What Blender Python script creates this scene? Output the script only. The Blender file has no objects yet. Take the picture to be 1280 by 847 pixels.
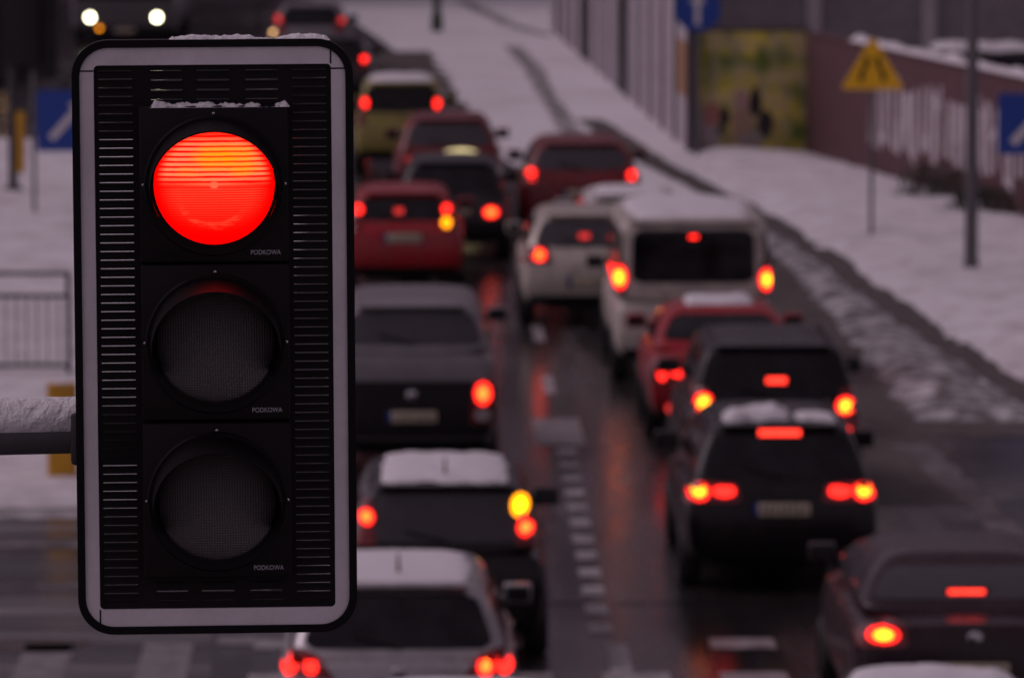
import bpy, bmesh, math, random
from mathutils import Vector, Matrix, noise
from mathutils.bvhtree import BVHTree
random.seed(7)
R = math.radians
S = bpy.context.scene
COL = S.collection

# ------------------------------------------------------------------ node helpers
def new_mat(name):
    m = bpy.data.materials.new(name); m.use_nodes = True
    nt = m.node_tree; nt.nodes.clear()
    out = nt.nodes.new('ShaderNodeOutputMaterial')
    return m, nt, out
def nd(nt, t, **kw):
    n = nt.nodes.new(t)
    for k, v in kw.items():
        if k.startswith('i_'):
            n.inputs[k[2:].replace('_', ' ')].default_value = v
        else: setattr(n, k, v)
    return n
def lk(nt, a, b): nt.links.new(a, b)
def math_n(nt, op, a, b=None, c=None, clamp=False):
    n = nt.nodes.new('ShaderNodeMath'); n.operation = op; n.use_clamp = clamp
    for i, v in enumerate((a, b, c)):
        if v is None: continue
        if isinstance(v, (int, float)): n.inputs[i].default_value = v
        else: lk(nt, v, n.inputs[i])
    return n.outputs[0]
def ramp(nt, fac, p0, p1, c0=(0, 0, 0, 1), c1=(1, 1, 1, 1)):
    r = nt.nodes.new('ShaderNodeValToRGB')
    r.color_ramp.elements[0].position = p0; r.color_ramp.elements[0].color = c0
    r.color_ramp.elements[1].position = p1; r.color_ramp.elements[1].color = c1
    lk(nt, fac, r.inputs[0]); return r.outputs[0]
def mixc(nt, fac, a, b):
    n = nt.nodes.new('ShaderNodeMix'); n.data_type = 'RGBA'
    if isinstance(fac, (int, float)): n.inputs[0].default_value = fac
    else: lk(nt, fac, n.inputs[0])
    for i, v in ((6, a), (7, b)):
        if isinstance(v, tuple): n.inputs[i].default_value = (v + (1,))[:4]
        else: lk(nt, v, n.inputs[i])
    return n.outputs[2]
def tex_noise(nt, vec, scale, detail=4, rough=.55):
    n = nd(nt, 'ShaderNodeTexNoise'); n.inputs['Scale'].default_value = scale
    n.inputs['Detail'].default_value = detail; n.inputs['Roughness'].default_value = rough
    if vec is not None: lk(nt, vec, n.inputs['Vector'])
    return n.outputs['Fac']
def coords(nt, scale=(1, 1, 1), kind='Object'):
    tc = nd(nt, 'ShaderNodeTexCoord'); mp = nd(nt, 'ShaderNodeMapping')
    mp.inputs['Scale'].default_value = scale
    lk(nt, tc.outputs[kind], mp.inputs['Vector']); return mp.outputs['Vector']
def bump(nt, h, strength, dist=.02):
    b = nd(nt, 'ShaderNodeBump'); b.inputs['Strength'].default_value = strength
    b.inputs['Distance'].default_value = dist; lk(nt, h, b.inputs['Height']); return b.outputs['Normal']

def simple(name, col, rough=.5, metal=0., coat=0., spec=.5, var=.12, nscale=12., bmp=0., dirt=0., dirtcol=(.10, .085, .08)):
    m, nt, out = new_mat(name)
    p = nd(nt, 'ShaderNodeBsdfPrincipled')
    v = coords(nt)
    f = tex_noise(nt, v, nscale, 5)
    lo = tuple(c * (1 - var) for c in col); hi = tuple(min(1, c * (1 + var)) for c in col)
    c = mixc(nt, f, lo, hi)
    if dirt:
        d = tex_noise(nt, v, 3.1, 6, .65)
        fac = math_n(nt, 'MULTIPLY', ramp(nt, d, .42, .68), dirt)
        c = mixc(nt, fac, c, dirtcol)
        rr = math_n(nt, 'ADD', math_n(nt, 'MULTIPLY', fac, .4), rough, clamp=True)
        lk(nt, rr, p.inputs['Roughness'])
    else:
        p.inputs['Roughness'].default_value = rough
    lk(nt, c, p.inputs['Base Color'])
    p.inputs['Metallic'].default_value = metal
    p.inputs['Specular IOR Level'].default_value = spec
    if coat: p.inputs['Coat Weight'].default_value = coat; p.inputs['Coat Roughness'].default_value = .08
    if bmp: lk(nt, bump(nt, tex_noise(nt, v, nscale * 6, 3), bmp, .005), p.inputs['Normal'])
    lk(nt, p.outputs[0], out.inputs[0])
    return m
def emit(name, col, strength):
    m, nt, out = new_mat(name)
    e = nd(nt, 'ShaderNodeEmission'); e.inputs['Color'].default_value = col + (1,)
    e.inputs['Strength'].default_value = strength
    v = coords(nt)
    vo = nd(nt, 'ShaderNodeTexVoronoi'); vo.inputs['Scale'].default_value = 40; lk(nt, v, vo.inputs['Vector'])
    k = math_n(nt, 'MULTIPLY_ADD', vo.outputs['Distance'], -.5 * strength, 1.2 * strength)
    lk(nt, k, e.inputs['Strength'])
    lk(nt, e.outputs[0], out.inputs[0]); return m

_pc = {}
def paint(name, col, rough=.28, metal=0., dirt=.45, spec=.5, coat=.25):
    if name not in _pc:
        _pc[name] = simple(name, col, rough, metal, coat=coat, var=.06, nscale=5, dirt=dirt, spec=spec)
    return _pc[name]

def snow_mat(name, dirt=.0, p0=.5, p1=.7, dcol=(.10, .08, .075), scale=1.6, col=(.78, .77, .79)):
    m, nt, out = new_mat(name)
    p = nd(nt, 'ShaderNodeBsdfPrincipled'); v = coords(nt)
    a = tex_noise(nt, v, .55, 6, .6); b = tex_noise(nt, v, scale, 9, .68)
    c = mixc(nt, a, tuple(x * .82 for x in col), col)
    if dirt:
        f = math_n(nt, 'MULTIPLY', ramp(nt, b, p0, p1), dirt)
        c = mixc(nt, f, c, dcol)
    lk(nt, c, p.inputs['Base Color']); p.inputs['Roughness'].default_value = .75
    p.inputs['Specular IOR Level'].default_value = .25
    h = math_n(nt, 'ADD', tex_noise(nt, v, 5, 8, .6), math_n(nt, 'MULTIPLY', tex_noise(nt, v, 45, 4), .25))
    lk(nt, bump(nt, h, .8, .05), p.inputs['Normal'])
    lk(nt, p.outputs[0], out.inputs[0]); return m

def asphalt(name, stretch=(1, .12, 1), slush=.5, sl0=.56, sl1=.74, base=.013, lane=True):
    m, nt, out = new_mat(name)
    p = nd(nt, 'ShaderNodeBsdfPrincipled'); v = coords(nt); vs = coords(nt, stretch)
    fine = tex_noise(nt, v, 60, 4, .7); patch = tex_noise(nt, v, .8, 5, .6); streak = tex_noise(nt, vs, 1.7, 7, .62)
    c = mixc(nt, patch, (base * .75, base * .72, base * .75), (base * 1.6, base * 1.5, base * 1.55))
    c = mixc(nt, math_n(nt, 'MULTIPLY', fine, .35), c, (.05, .047, .048))
    sl = math_n(nt, 'MULTIPLY', ramp(nt, streak, sl0, sl1), slush)
    c = mixc(nt, sl, c, (.26, .24, .25))
    lk(nt, c, p.inputs['Base Color'])
    wet = ramp(nt, tex_noise(nt, vs, 1.1, 5, .55), .38, .66)
    r = math_n(nt, 'MULTIPLY_ADD', wet, .24, .11)
    r = math_n(nt, 'MULTIPLY_ADD', sl, .4, r, clamp=True)
    lk(nt, r, p.inputs['Roughness'])
    p.inputs['Specular IOR Level'].default_value = .48
    h = math_n(nt, 'ADD', math_n(nt, 'MULTIPLY', fine, .35), math_n(nt, 'MULTIPLY', tex_noise(nt, v, 9, 5), .6))
    lk(nt, bump(nt, h, .20, .010), p.inputs['Normal'])
    lk(nt, p.outputs[0], out.inputs[0]); return m

def worn_paint(name, col=(.55, .53, .53)):
    m, nt, out = new_mat(name)
    p = nd(nt, 'ShaderNodeBsdfPrincipled'); v = coords(nt)
    f = ramp(nt, tex_noise(nt, v, 4.5, 8, .7), .34, .60)
    lk(nt, mixc(nt, f, (.06, .055, .057), col), p.inputs['Base Color'])
    p.inputs['Roughness'].default_value = .4
    lk(nt, p.outputs[0], out.inputs[0]); return m

M = {}
M['snow'] = snow_mat('snow', .55, .46, .70, dcol=(.22, .19, .19))
M['snow_clean'] = snow_mat('snow_clean', .0)
M['snow_dirty'] = snow_mat('snow_dirty', .94, .32, .56, dcol=(.075, .062, .06), scale=2.2)
M['snow_ground'] = snow_mat('snow_ground', .5, .52, .80, dcol=(.30, .27, .28), scale=.35)
M['slush'] = snow_mat('slush', .8, .40, .60, dcol=(.03, .027, .027), scale=3.0, col=(.22, .20, .205))
M['mud'] = snow_mat('mud', .6, .45, .62, dcol=(.03, .026, .024), scale=2.2, col=(.11, .095, .09))
M['asphalt'] = asphalt('asphalt', (1, .10, 1), .45, .56, .78)
M['asphalt_cross'] = asphalt('asphalt_cross', (.09, 1, 1), .75, .50, .70)
M['asphalt_side'] = asphalt('asphalt_side', (.35, .35, 1), .4, .58, .74, base=.018)
M['mark'] = worn_paint('worn_white_paint', (.40, .38, .385))
M['glass'] = simple('dark_glass', (.007, .006, .008), .09, spec=.28, var=.3, dirt=.35, dirtcol=(.035, .032, .035))
M['glass_reflect'] = simple('pale_reflection_glass', (.055, .052, .057), .10, spec=.3, var=.3, dirt=.3, dirtcol=(.05, .046, .05))  # paler base colour stands in for pale reflections in some windows
M['rubber'] = simple('rubber', (.018, .017, .017), .7, dirt=.5)
M['trim'] = simple('black_trim', (.009, .008, .009), .5, spec=.3, dirt=.2, dirtcol=(.05, .045, .045))
M['dark_hole'] = simple('dark_hole', (.006, .006, .006), .8)
M['alloy'] = simple('alloy', (.22, .22, .23), .35, .8, dirt=.5)
M['chrome'] = simple('chrome', (.55, .55, .56), .15, 1.)
M['lamp_lens'] = simple('red_lamp_lens', (.16, .006, .008), .12, spec=.7, var=.3, nscale=40)
M['clear_lens'] = simple('clear_lens', (.42, .38, .38), .12, spec=.7, var=.2, nscale=40)
M['interior'] = simple('mirror_glass', (.02, .02, .022), .08)
E = {
 'red': emit('lit_red', (1, .018, .012), 4.5),
 'dim': emit('lit_red_dim', (1, .05, .05), 1.1),
 'orange': emit('lit_red_hot', (1, .10, .012), 7.),
 'hot': emit('lit_hot', (1, .34, .012), 6.5),
 'led': emit('lit_red_strip', (1, .035, .02), 4.),
 'amber': emit('lit_amber', (1, .30, .004), 4.),
 'yellow': emit('lit_yellow', (1, .62, .006), 6.),
 'warm': emit('lit_warm', (1, .55, .22), 4.5),
 'head': emit('lit_headlamp', (1., .95, .62), 16.),
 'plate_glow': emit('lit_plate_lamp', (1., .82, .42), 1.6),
}
def plate_mat():
    m, nt, out = new_mat('number_plate')
    p = nd(nt, 'ShaderNodeBsdfPrincipled')
    tc = nd(nt, 'ShaderNodeTexCoord'); sp = nd(nt, 'ShaderNodeSeparateXYZ'); lk(nt, tc.outputs['Generated'], sp.inputs[0])
    x, z = sp.outputs[0], sp.outputs[2]
    wv = math_n(nt, 'FRACT', math_n(nt, 'MULTIPLY', x, 9.5))
    ch = math_n(nt, 'MULTIPLY', math_n(nt, 'GREATER_THAN', wv, .38), math_n(nt, 'LESS_THAN', math_n(nt, 'ABSOLUTE', math_n(nt, 'SUBTRACT', z, .5)), .32))
    ch = math_n(nt, 'MULTIPLY', ch, math_n(nt, 'LESS_THAN', math_n(nt, 'ABSOLUTE', math_n(nt, 'SUBTRACT', x, .54)), .40))
    nz = tex_noise(nt, coords(nt), 55, 2)
    ch = math_n(nt, 'MULTIPLY', ch, ramp(nt, nz, .40, .55))
    c = mixc(nt, ch, (.62, .56, .40), (.02, .02, .02))  # yellowish base paints in the glow of the plate lamps
    c = mixc(nt, math_n(nt, 'LESS_THAN', x, .09), c, (.01, .03, .22))
    lk(nt, c, p.inputs['Base Color']); p.inputs['Roughness'].default_value = .4
    lk(nt, p.outputs[0], out.inputs[0]); return m
M['plate'] = plate_mat()
M['mark_faint'] = worn_paint('faded_white_paint', (.24, .225, .23))

# ------------------------------------------------------------------ object helpers
def tag(o, label=None, cat=None, group=None, kind=None):
    if label: o['label'] = label
    if cat: o['category'] = cat
    if group: o['group'] = group
    if kind: o['kind'] = kind
    return o
def thing(name, label, cat, loc=(0, 0, 0), rz=0, group=None):
    o = bpy.data.objects.new(name, None); COL.objects.link(o)
    o.location = loc; o.rotation_euler = (0, 0, rz); o.empty_display_size = .2
    return tag(o, label, cat, group)
def link(name, me, mat, parent=None):
    o = bpy.data.objects.new(name, me); COL.objects.link(o)
    if mat: me.materials.clear(); me.materials.append(mat)
    if parent: o.parent = parent
    return o
class MB:
    def __init__(s): s.v = []; s.f = []
    def add(s, vs, fs):
        n = len(s.v); s.v += [tuple(v) for v in vs]; s.f += [tuple(i + n for i in f) for f in fs]; return s
    def box(s, x0, x1, y0, y1, z0, z1, mtx=None):
        vs = [Vector(p) for p in ((x0,y0,z0),(x1,y0,z0),(x1,y1,z0),(x0,y1,z0),(x0,y0,z1),(x1,y0,z1),(x1,y1,z1),(x0,y1,z1))]
        if mtx: vs = [mtx @ v for v in vs]
        return s.add(vs, [(0,3,2,1),(4,5,6,7),(0,1,5,4),(1,2,6,5),(2,3,7,6),(3,0,4,7)])
    def tube(s, pts, r, n=12, cap=True):
        pts = [Vector(p) for p in pts]; k = len(pts)
        rs = r if isinstance(r, (list, tuple)) else [r] * k
        base = len(s.v); fs = []; vs = []
        for i, p in enumerate(pts):
            d = (pts[min(i + 1, k - 1)] - pts[max(i - 1, 0)]).normalized()
            up = Vector((0, 0, 1)) if abs(d.z) < .9 else Vector((0, 1, 0))
            a = d.cross(up).normalized(); b = a.cross(d).normalized()
            for j in range(n):
                t = 2 * math.pi * j / n
                vs.append(p + (a * math.cos(t) + b * math.sin(t)) * rs[i])
        for i in range(k - 1):
            for j in range(n):
                fs.append((i*n+j, i*n+(j+1)%n, (i+1)*n+(j+1)%n, (i+1)*n+j))
        if cap: fs += [tuple(range(n))[::-1], tuple(range((k-1)*n, k*n))]
        return s.add(vs, fs)
    def lathe(s, prof, axis='x', n=24, c=(0, 0, 0)):       # prof: (radius, along-axis)
        vs = []; fs = []; k = len(prof)
        for r, h in prof:
            for j in range(n):
                t = 2 * math.pi * j / n; a, b = r * math.cos(t), r * math.sin(t)
                p = {'x': (h, a, b), 'y': (a, h, b), 'z': (a, b, h)}[axis]
                vs.append((p[0]+c[0], p[1]+c[1], p[2]+c[2]))
        for i in range(k - 1):
            for j in range(n): fs.append((i*n+j, i*n+(j+1)%n, (i+1)*n+(j+1)%n, (i+1)*n+j))
        return s.add(vs, fs)
    def prism(s, poly, y0, y1):                             # polygon in xz, extruded along y
        n = len(poly)
        vs = [(x, y0, z) for x, z in poly] + [(x, y1, z) for x, z in poly]
        fs = [tuple(range(n)), tuple(range(n, 2*n))[::-1]] + [(i, i+n, (i+1)%n+n, (i+1)%n) for i in range(n)]
        return s.add(vs, fs)
    def ring(s, a, b, y0, y1):                              # between two xz loops with the same vertex count
        n = len(a)
        vs = [(x, y0, z) for x, z in a] + [(x, y0, z) for x, z in b] + [(x, y1, z) for x, z in a] + [(x, y1, z) for x, z in b]
        fs = []
        for i in range(n):
            j = (i+1) % n
            fs += [(i, j, n+j, n+i), (2*n+i, 3*n+i, 3*n+j, 2*n+j), (i, 2*n+i, 2*n+j, j), (n+i, n+j, 3*n+j, 3*n+i)]
        return s.add(vs, fs)
    def build(s, name, mat, parent=None, smooth=False, bev=0, segs=2, angle=40):
        me = bpy.data.meshes.new(name); me.from_pydata(s.v, [], s.f)
        bm = bmesh.new(); bm.from_mesh(me)
        bmesh.ops.recalc_face_normals(bm, faces=bm.faces)
        if bev:
            es = [e for e in bm.edges if len(e.link_faces) == 2 and e.calc_face_angle(0) > R(30)]
            bmesh.ops.bevel(bm, geom=es, offset=bev, segments=segs, affect='EDGES', profile=.5, clamp_overlap=True)
        bm.to_mesh(me); bm.free()
        if smooth or bev:
            me.polygons.foreach_set('use_smooth', [True] * len(me.polygons))
            try: me.set_sharp_from_angle(angle=R(angle))
            except Exception: pass
        return link(name, me, mat, parent)
def rrect(x0, x1, z0, z1, r, n=8):
    pts = []
    for cx, cz, a0 in ((x1-r, z1-r, 0), (x0+r, z1-r, 90), (x0+r, z0+r, 180), (x1-r, z0+r, 270)):
        for i in range(n + 1):
            a = R(a0 + 90 * i / n); pts.append((cx + r*math.cos(a), cz + r*math.sin(a)))
    return pts
def circle(cx, cz, rx, rz=None, n=20):
    rz = rz or rx
    return [(cx + rx*math.cos(2*math.pi*i/n), cz + rz*math.sin(2*math.pi*i/n)) for i in range(n)]
def rpoly(pts, r, n=4):
    out = []; k = len(pts)
    for i in range(k):
        p = Vector(pts[i]); a = Vector(pts[i-1]); b = Vector(pts[(i+1) % k])
        da = (a-p); db = (b-p); rr = min(r, da.length*.45, db.length*.45)
        p0 = p + da.normalized()*rr; p1 = p + db.normalized()*rr
        for j in range(n + 1):
            t = j / n; q = p0*(1-t)**2 + p*2*t*(1-t) + p1*t*t; out.append((q.x, q.y))
    return out
def subsurf_mesh(v, f, lev=2):
    me = bpy.data.meshes.new('tmp'); me.from_pydata(v, [], f)
    bm = bmesh.new(); bm.from_mesh(me); bmesh.ops.recalc_face_normals(bm, faces=bm.faces); bm.to_mesh(me); bm.free()
    o = bpy.data.objects.new('tmp', me); COL.objects.link(o)
    md = o.modifiers.new('s', 'SUBSURF'); md.levels = lev; md.render_levels = lev
    dg = bpy.context.evaluated_depsgraph_get(); dg.update()
    r = bpy.data.meshes.new_from_object(o.evaluated_get(dg))
    bpy.data.objects.remove(o); bpy.data.meshes.remove(me)
    return r
def text_mesh(txt, size):
    cu = bpy.data.curves.new('t', 'FONT'); cu.body = txt; cu.size = size; cu.align_x = 'RIGHT'; cu.extrude = .0006
    o = bpy.data.objects.new('t', cu); COL.objects.link(o)
    dg = bpy.context.evaluated_depsgraph_get(); dg.update()
    me = bpy.data.meshes.new_from_object(o.evaluated_get(dg))
    bpy.data.objects.remove(o)
    me.transform(Matrix.Rotation(R(90), 4, 'X')); return me

# ------------------------------------------------------------------ patches laid onto a body
def patch(bvh, poly, axis, off, name, mat, parent, nu=10, nv=8, sgn=1):
    """polygon in (u,z) laid onto the body. axis 'rear','front' (u=x), 'side' (u=y, sgn = side), 'top' (u=x, second=y)"""
    zs = [p[1] for p in poly]; z0, z1 = min(zs), max(zs)
    vs = []; k = len(poly); last = None
    def hit(u, w):
        if axis == 'rear': o, d = Vector((u, -3, w)), Vector((0, 1, 0))
        elif axis == 'front': o, d = Vector((u, 20, w)), Vector((0, -1, 0))
        elif axis == 'side': o, d = Vector((sgn*5, u, w)), Vector((-sgn, 0, 0))
        else: o, d = Vector((u, w, 6)), Vector((0, 0, -1))
        p, n, i, dist = bvh.ray_cast(o, d)
        if p is None:
            q = {'rear': Vector((u, 0, w)), 'front': Vector((u, 9, w)), 'side': Vector((sgn, u, w)), 'top': Vector((u, w, 2))}[axis]
            p, n, i, dist = bvh.find_nearest(q)
        if n.dot(d) > 0: n = -n
        return p, n
    rows = []
    for j in range(nv + 1):
        w = z0 + (z1 - z0) * (j / nv); w = min(max(w, z0 + 1e-4), z1 - 1e-4)
        xs = []
        for i in range(k):
            a, b = poly[i], poly[(i+1) % k]
            if (a[1] - w) * (b[1] - w) <= 0 and abs(a[1] - b[1]) > 1e-9:
                xs.append(a[0] + (b[0]-a[0]) * (w-a[1]) / (b[1]-a[1]))
        if not xs: xs = [0, 0]
        u0, u1 = min(xs), max(xs)
        rows.append([hit(u0 + (u1-u0)*i/nu, w) for i in range(nu + 1)])
    nr, nc = len(rows), nu + 1
    for r in rows:
        for p, n in r: vs.append(p + n*off)
    fs = [(j*nc+i, j*nc+i+1, (j+1)*nc+i+1, (j+1)*nc+i) for j in range(nr-1) for i in range(nc-1)]
    border = [i for i in range(nc)] + [j*nc+nc-1 for j in range(1, nr)] + [(nr-1)*nc+i for i in range(nc-2, -1, -1)] + [j*nc for j in range(nr-2, 0, -1)]
    b0 = len(vs)
    for bi in border:
        p, n = rows[bi // nc][bi % nc]; vs.append(p - n*.012)
    nb = len(border)
    fs += [(border[i], b0+i, b0+(i+1) % nb, border[(i+1) % nb]) for i in range(nb)]
    me = bpy.data.meshes.new(name); me.from_pydata([tuple(v) for v in vs], [], fs)
    bm = bmesh.new(); bm.from_mesh(me); bmesh.ops.recalc_face_normals(bm, faces=bm.faces); bm.to_mesh(me); bm.free()
    me.polygons.foreach_set('use_smooth', [True]*len(me.polygons))
    try: me.set_sharp_from_angle(angle=R(50))
    except Exception: pass
    return link(name, me, mat, parent)

def snow_patch(bvh, x0, x1, y0, y1, t, name, mat, parent, seed=0, rag=.08, nx=26, ny=26):
    vs = []; fs = []
    for j in range(ny + 1):
        for i in range(nx + 1):
            u, v = i/nx*2-1, j/ny*2-1
            sx = 1 + rag*(noise.noise((v*2.3, seed, 0)))*1.5; sy = 1 + rag*(noise.noise((u*2.3, seed+5, 0)))*1.5
            x = (x0+x1)/2 + (x1-x0)/2*u*sx*(1-.06*v*v); y = (y0+y1)/2 + (y1-y0)/2*v*sy*(1-.05*u*u)
            p = bvh.ray_cast(Vector((x, y, 6)), Vector((0, 0, -1)))[0]
            z = p.z if p else 1.0
            e = max(0, 1-abs(u)**5)*max(0, 1-abs(v)**5)
            h = t*e**.5*(.8 + .5*noise.noise((x*3, y*3, seed))+.22*noise.noise((x*11, y*11, seed))) - .008*(e < .01)
            vs.append((x, y, z + h))
    n = nx + 1
    for j in range(ny):
        for i in range(nx): fs.append((j*n+i, j*n+i+1, (j+1)*n+i+1, (j+1)*n+i))
    me = bpy.data.meshes.new(name); me.from_pydata(vs, [], fs); me.polygons.foreach_set('use_smooth', [True]*len(me.polygons))
    return link(name, me, mat, parent)

# ------------------------------------------------------------------ cars
_wheel = {}
def wheel(parent, x, y, r, sgn):
    k = (round(r, 2), sgn)
    if k not in _wheel:
        w = .21; o = sgn
        mb = MB().lathe([(r*.62, -w/2), (r*.9, -w/2), (r*.985, -w*.36), (r, 0), (r*.985, w*.36), (r*.9, w/2), (r*.66, w/2), (r*.62, w*.3)], 'x', 28)
        t = mb.build('wheel', M['rubber'], None, True)
        rm = MB()
        rm.lathe([(r*.66, w*.30*o), (r*.60, w*.40*o), (r*.56, w*.2*o), (.02, w*.24*o)], 'x', 28)
        for q in range(5):
            a = 2*math.pi*q/5; m = Matrix.Rotation(a, 4, 'X')
            rm.box(min(w*.24*o, w*.38*o), max(w*.24*o, w*.38*o), -.035, .035, .03, r*.62, m)
        rm.lathe([(.075, w*.39*o), (.05, w*.44*o), (.001, w*.44*o)], 'x', 16)
        ro = rm.build('rim', M['alloy'], None, True)
        tm, rmsh = t.data, ro.data; bpy.data.objects.remove(t); bpy.data.objects.remove(ro)
        _wheel[k] = (tm, rmsh)
    tm, rmsh = _wheel[k]
    a = bpy.data.objects.new('wheel', tm); COL.objects.link(a); a.parent = parent; a.location = (x, y, r)
    b = bpy.data.objects.new('rim', rmsh); COL.objects.link(b); b.parent = a

def half_ring_loft(rows, ts, wfac):
    """rows: list of (z_rear, z_front, halfwidth, y_rear, y_front); returns verts/faces of a closed loft"""
    nr = len(rows); vs = []; fs = []; per = 2*nr
    for t, wf in zip(ts, wfac):
        for sgn in (1, -1):
            rr = rows if sgn == 1 else rows
            for (za, zb, w, ya, yb) in rr:
                s = za + (zb-za)*t if not callable(za) else za(t)
                vs.append((sgn*w*wf, ya + (yb-ya)*t, s))
    def idx(k, sgn, i): return k*per + (i if sgn == 1 else nr + i)
    K = len(ts)
    for k in range(K-1):
        for sgn in (1, -1):
            for i in range(nr-1):
                fs.append((idx(k, sgn, i), idx(k, sgn, i+1), idx(k+1, sgn, i+1), idx(k+1, sgn, i)))
        for i in (0, nr-1):
            fs.append((idx(k, 1, i), idx(k+1, 1, i), idx(k+1, -1, i), idx(k, -1, i)))
    for k in (0, K-1):
        for i in range(nr-1):
            fs.append((idx(k, 1, i), idx(k, 1, i+1), idx(k, -1, i+1), idx(k, -1, i)))
    return vs, fs

KIND = {  # gh rear base y, roof rear y, hood length, screen rake, roof half-width factor
 'hatch': (.10, .50, 1.00, .78, .70), 'estate': (.08, .46, 1.15, .75, .70), 'suv': (.06, .38, 1.05, .70, .74),
 'sedan': (.55, 1.22, 1.15, .80, .68), 'van': (.03, .10, .70, .85, .92), 'mini': (.05, .30, .85, .70, .76)}

def car(name, label, X, Y, kind, L, W, H, belt, pmat, cat='car', group='cars queueing in the traffic', rz=0, lamp=None, lit_l=(), lit_r=(),
        third=None, plate_z=.72, snow=None, glass='glass', wr=.31, extra=None, hdl=None, front_lit=False, antenna=False, plate=True, emblem=None,
        lower=None, rails=False):
    root = thing(name, label, cat, (X, Y, 0), rz, group)
    yb, yt, hood, rake, rf = KIND[kind]; w = W/2
    nose = .80 if kind != 'van' else 1.0
    def lerpz(a, b):   # belt stays level to the screen, then the hood falls
        def f(t): 
            k = (L-hood)/L
            return a if t <= k else a + (b-a)*((t-k)/(1-k))**1.3
        return f
    rows = [(.24, .24, w*.84, .16, L-.20), (.36, .34, w*.965, .03, L-.05), (.56, .52, w*1.0, 0, L), (belt*.80, nose*.82, w*1.0, .03, L-.05),
            (belt-.10, nose-.06, w*.975, .055, L-.14), (belt-.015, nose, w*.90, .10, L-.30)]
    rows = [(lerpz(a, b), 0, c, d, e) for a, b, c, d, e in rows]
    ts = [0, .012, .05, .16, .35, .55, (L-hood)/L, .86, .95, .988, 1]; wf = [.90, .955, .985, 1, 1, 1, 1, .985, .95, .87, .78]
    v1, f1 = half_ring_loft(rows, ts, wf)
    wsb, wst = L-hood+.05, L-hood-rake
    z0 = belt-.06; g0, g1 = (.99, .985) if kind == 'van' else (.93, .915)
    gr = [(z0, w*g0, yb, wsb), (belt+.05, w*g1, yb+(yt-yb)*.18, wsb-(wsb-wst)*.16), (belt+(H-belt)*.55, w*(rf*.45+g1*.55) if kind != 'van' else w*.96, yb+(yt-yb)*.62, wsb-(wsb-wst)*.58),
          (H-.09, w*(rf+.03), yt-.04, wst+.06), (H-.025, w*(rf-.06), yt+.06, wst-.06), (H, w*.34, yt+.16, wst-.2)]
    gr = [(a, a, b, c, d) for a, b, c, d in gr]
    v2, f2 = half_ring_loft(gr, [0, .03, .12, .4, .7, .9, .975, 1], [.93, .97, .99, 1, 1, .99, .965, .92])
    n1 = len(v1)
    # one continuous painted shell
    m1 = subsurf_mesh(v1, f1, 2); m2 = subsurf_mesh(v2, f2, 2)
    bm = bmesh.new(); bm.from_mesh(m1); bm.from_mesh(m2)
    me = bpy.data.meshes.new('body'); bm.to_mesh(me)
    bvh = BVHTree.FromBMesh(bm); bm.free()
    bpy.data.meshes.remove(m1); bpy.data.meshes.remove(m2)
    me.polygons.foreach_set('use_smooth', [True]*len(me.polygons))
    link('body', me, pmat, root)
    gl = M[glass]
    # rear window
    zt = H-.10 if kind != 'van' else H-.14
    zb_ = 1.21 if kind == 'van' else belt+.06 if kind != 'sedan' else belt+.07
    ww = w*(rf-.05)
    wb = w*.80 if kind not in ('van', 'suv') else w*.83
    if kind == 'van': wb, ww = w*.77, w*.75
    patch(bvh, rpoly([(-wb, zb_), (wb, zb_), (ww, zt), (-ww, zt)], .09), 'rear', .006, 'rear_window', gl, root, 14, 10)
    patch(bvh, rpoly([(-w*.82, belt+.03), (w*.82, belt+.03), (w*(rf-.04), H-.10), (-w*(rf-.04), H-.10)], .07), 'front', .006, 'windscreen', gl, root, 14, 8)
    # side windows
    zl, zh = (1.2 if kind == 'van' else belt+.03), H-.13
    def rr_(z, a, b): return a + (b-a)*(z-belt)/(H-belt)
    yr0, yr1 = rr_(zl, yb, yt)+.22, yt+.16
    yf0, yf1 = wsb-.28, wst+.06
    nb = 3 if kind in ('estate', 'van', 'suv') else 2
    for sg in (1, -1):
        for q in range(nb):
            a, b = q/nb, (q+1)/nb
            p = [(yr0+(yf0-yr0)*a+.04, zl), (yr0+(yf0-yr0)*b-.04, zl), (yr1+(yf1-yr1)*b-.04, zh), (yr1+(yf1-yr1)*a+.04, zh)]
            patch(bvh, rpoly(p, .06), 'side', .005, 'side_window', gl, root, 6, 5, sg)
        for q in (.36, .64):
            hp = bvh.ray_cast(Vector((sg*5, L*q, belt-.12)), Vector((-sg, 0, 0)))[0]
            if hp: MB().box(hp.x-.02, hp.x+.02, hp.y-.09, hp.y+.09, hp.z-.014, hp.z+.014).build('door_handle', pmat, root, bev=.006)
        for ya in (.78 if kind != 'sedan' else .95, L-.82):
            patch(bvh, circle(ya, wr, wr+.055, n=24), 'side', .004, 'wheel_arch', M['dark_hole'], root, 8, 10, sg)
            wheel(root, sg*(w-.095), ya, wr, sg)
        # wing mirror
        my, mz = wsb-.35, belt+.06
        mp = bvh.ray_cast(Vector((sg*5, my, mz)), Vector((-sg, 0, 0)))[0]
        mx = abs(mp.x) if mp else w*.9
        mb = MB(); mb.box(sg*(mx-.03) if sg > 0 else -(mx+.06), (mx+.06) if sg > 0 else -(mx-.03), my-.02, my+.04, mz-.02, mz+.02)
        x0, x1 = sorted((sg*(mx+.03), sg*(mx+.25)))
        mb.box(x0, x1, my-.06, my+.06, mz-.04, mz+.115)
        mo = mb.build('wing_mirror', M['trim'] if kind in ('van',) else pmat, root, bev=.025, segs=3)
        MB().box(x0+.02, x1-.02, my-.0635, my-.058, mz-.018, mz+.095).build('mirror_glass', M['interior'], mo)
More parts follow.
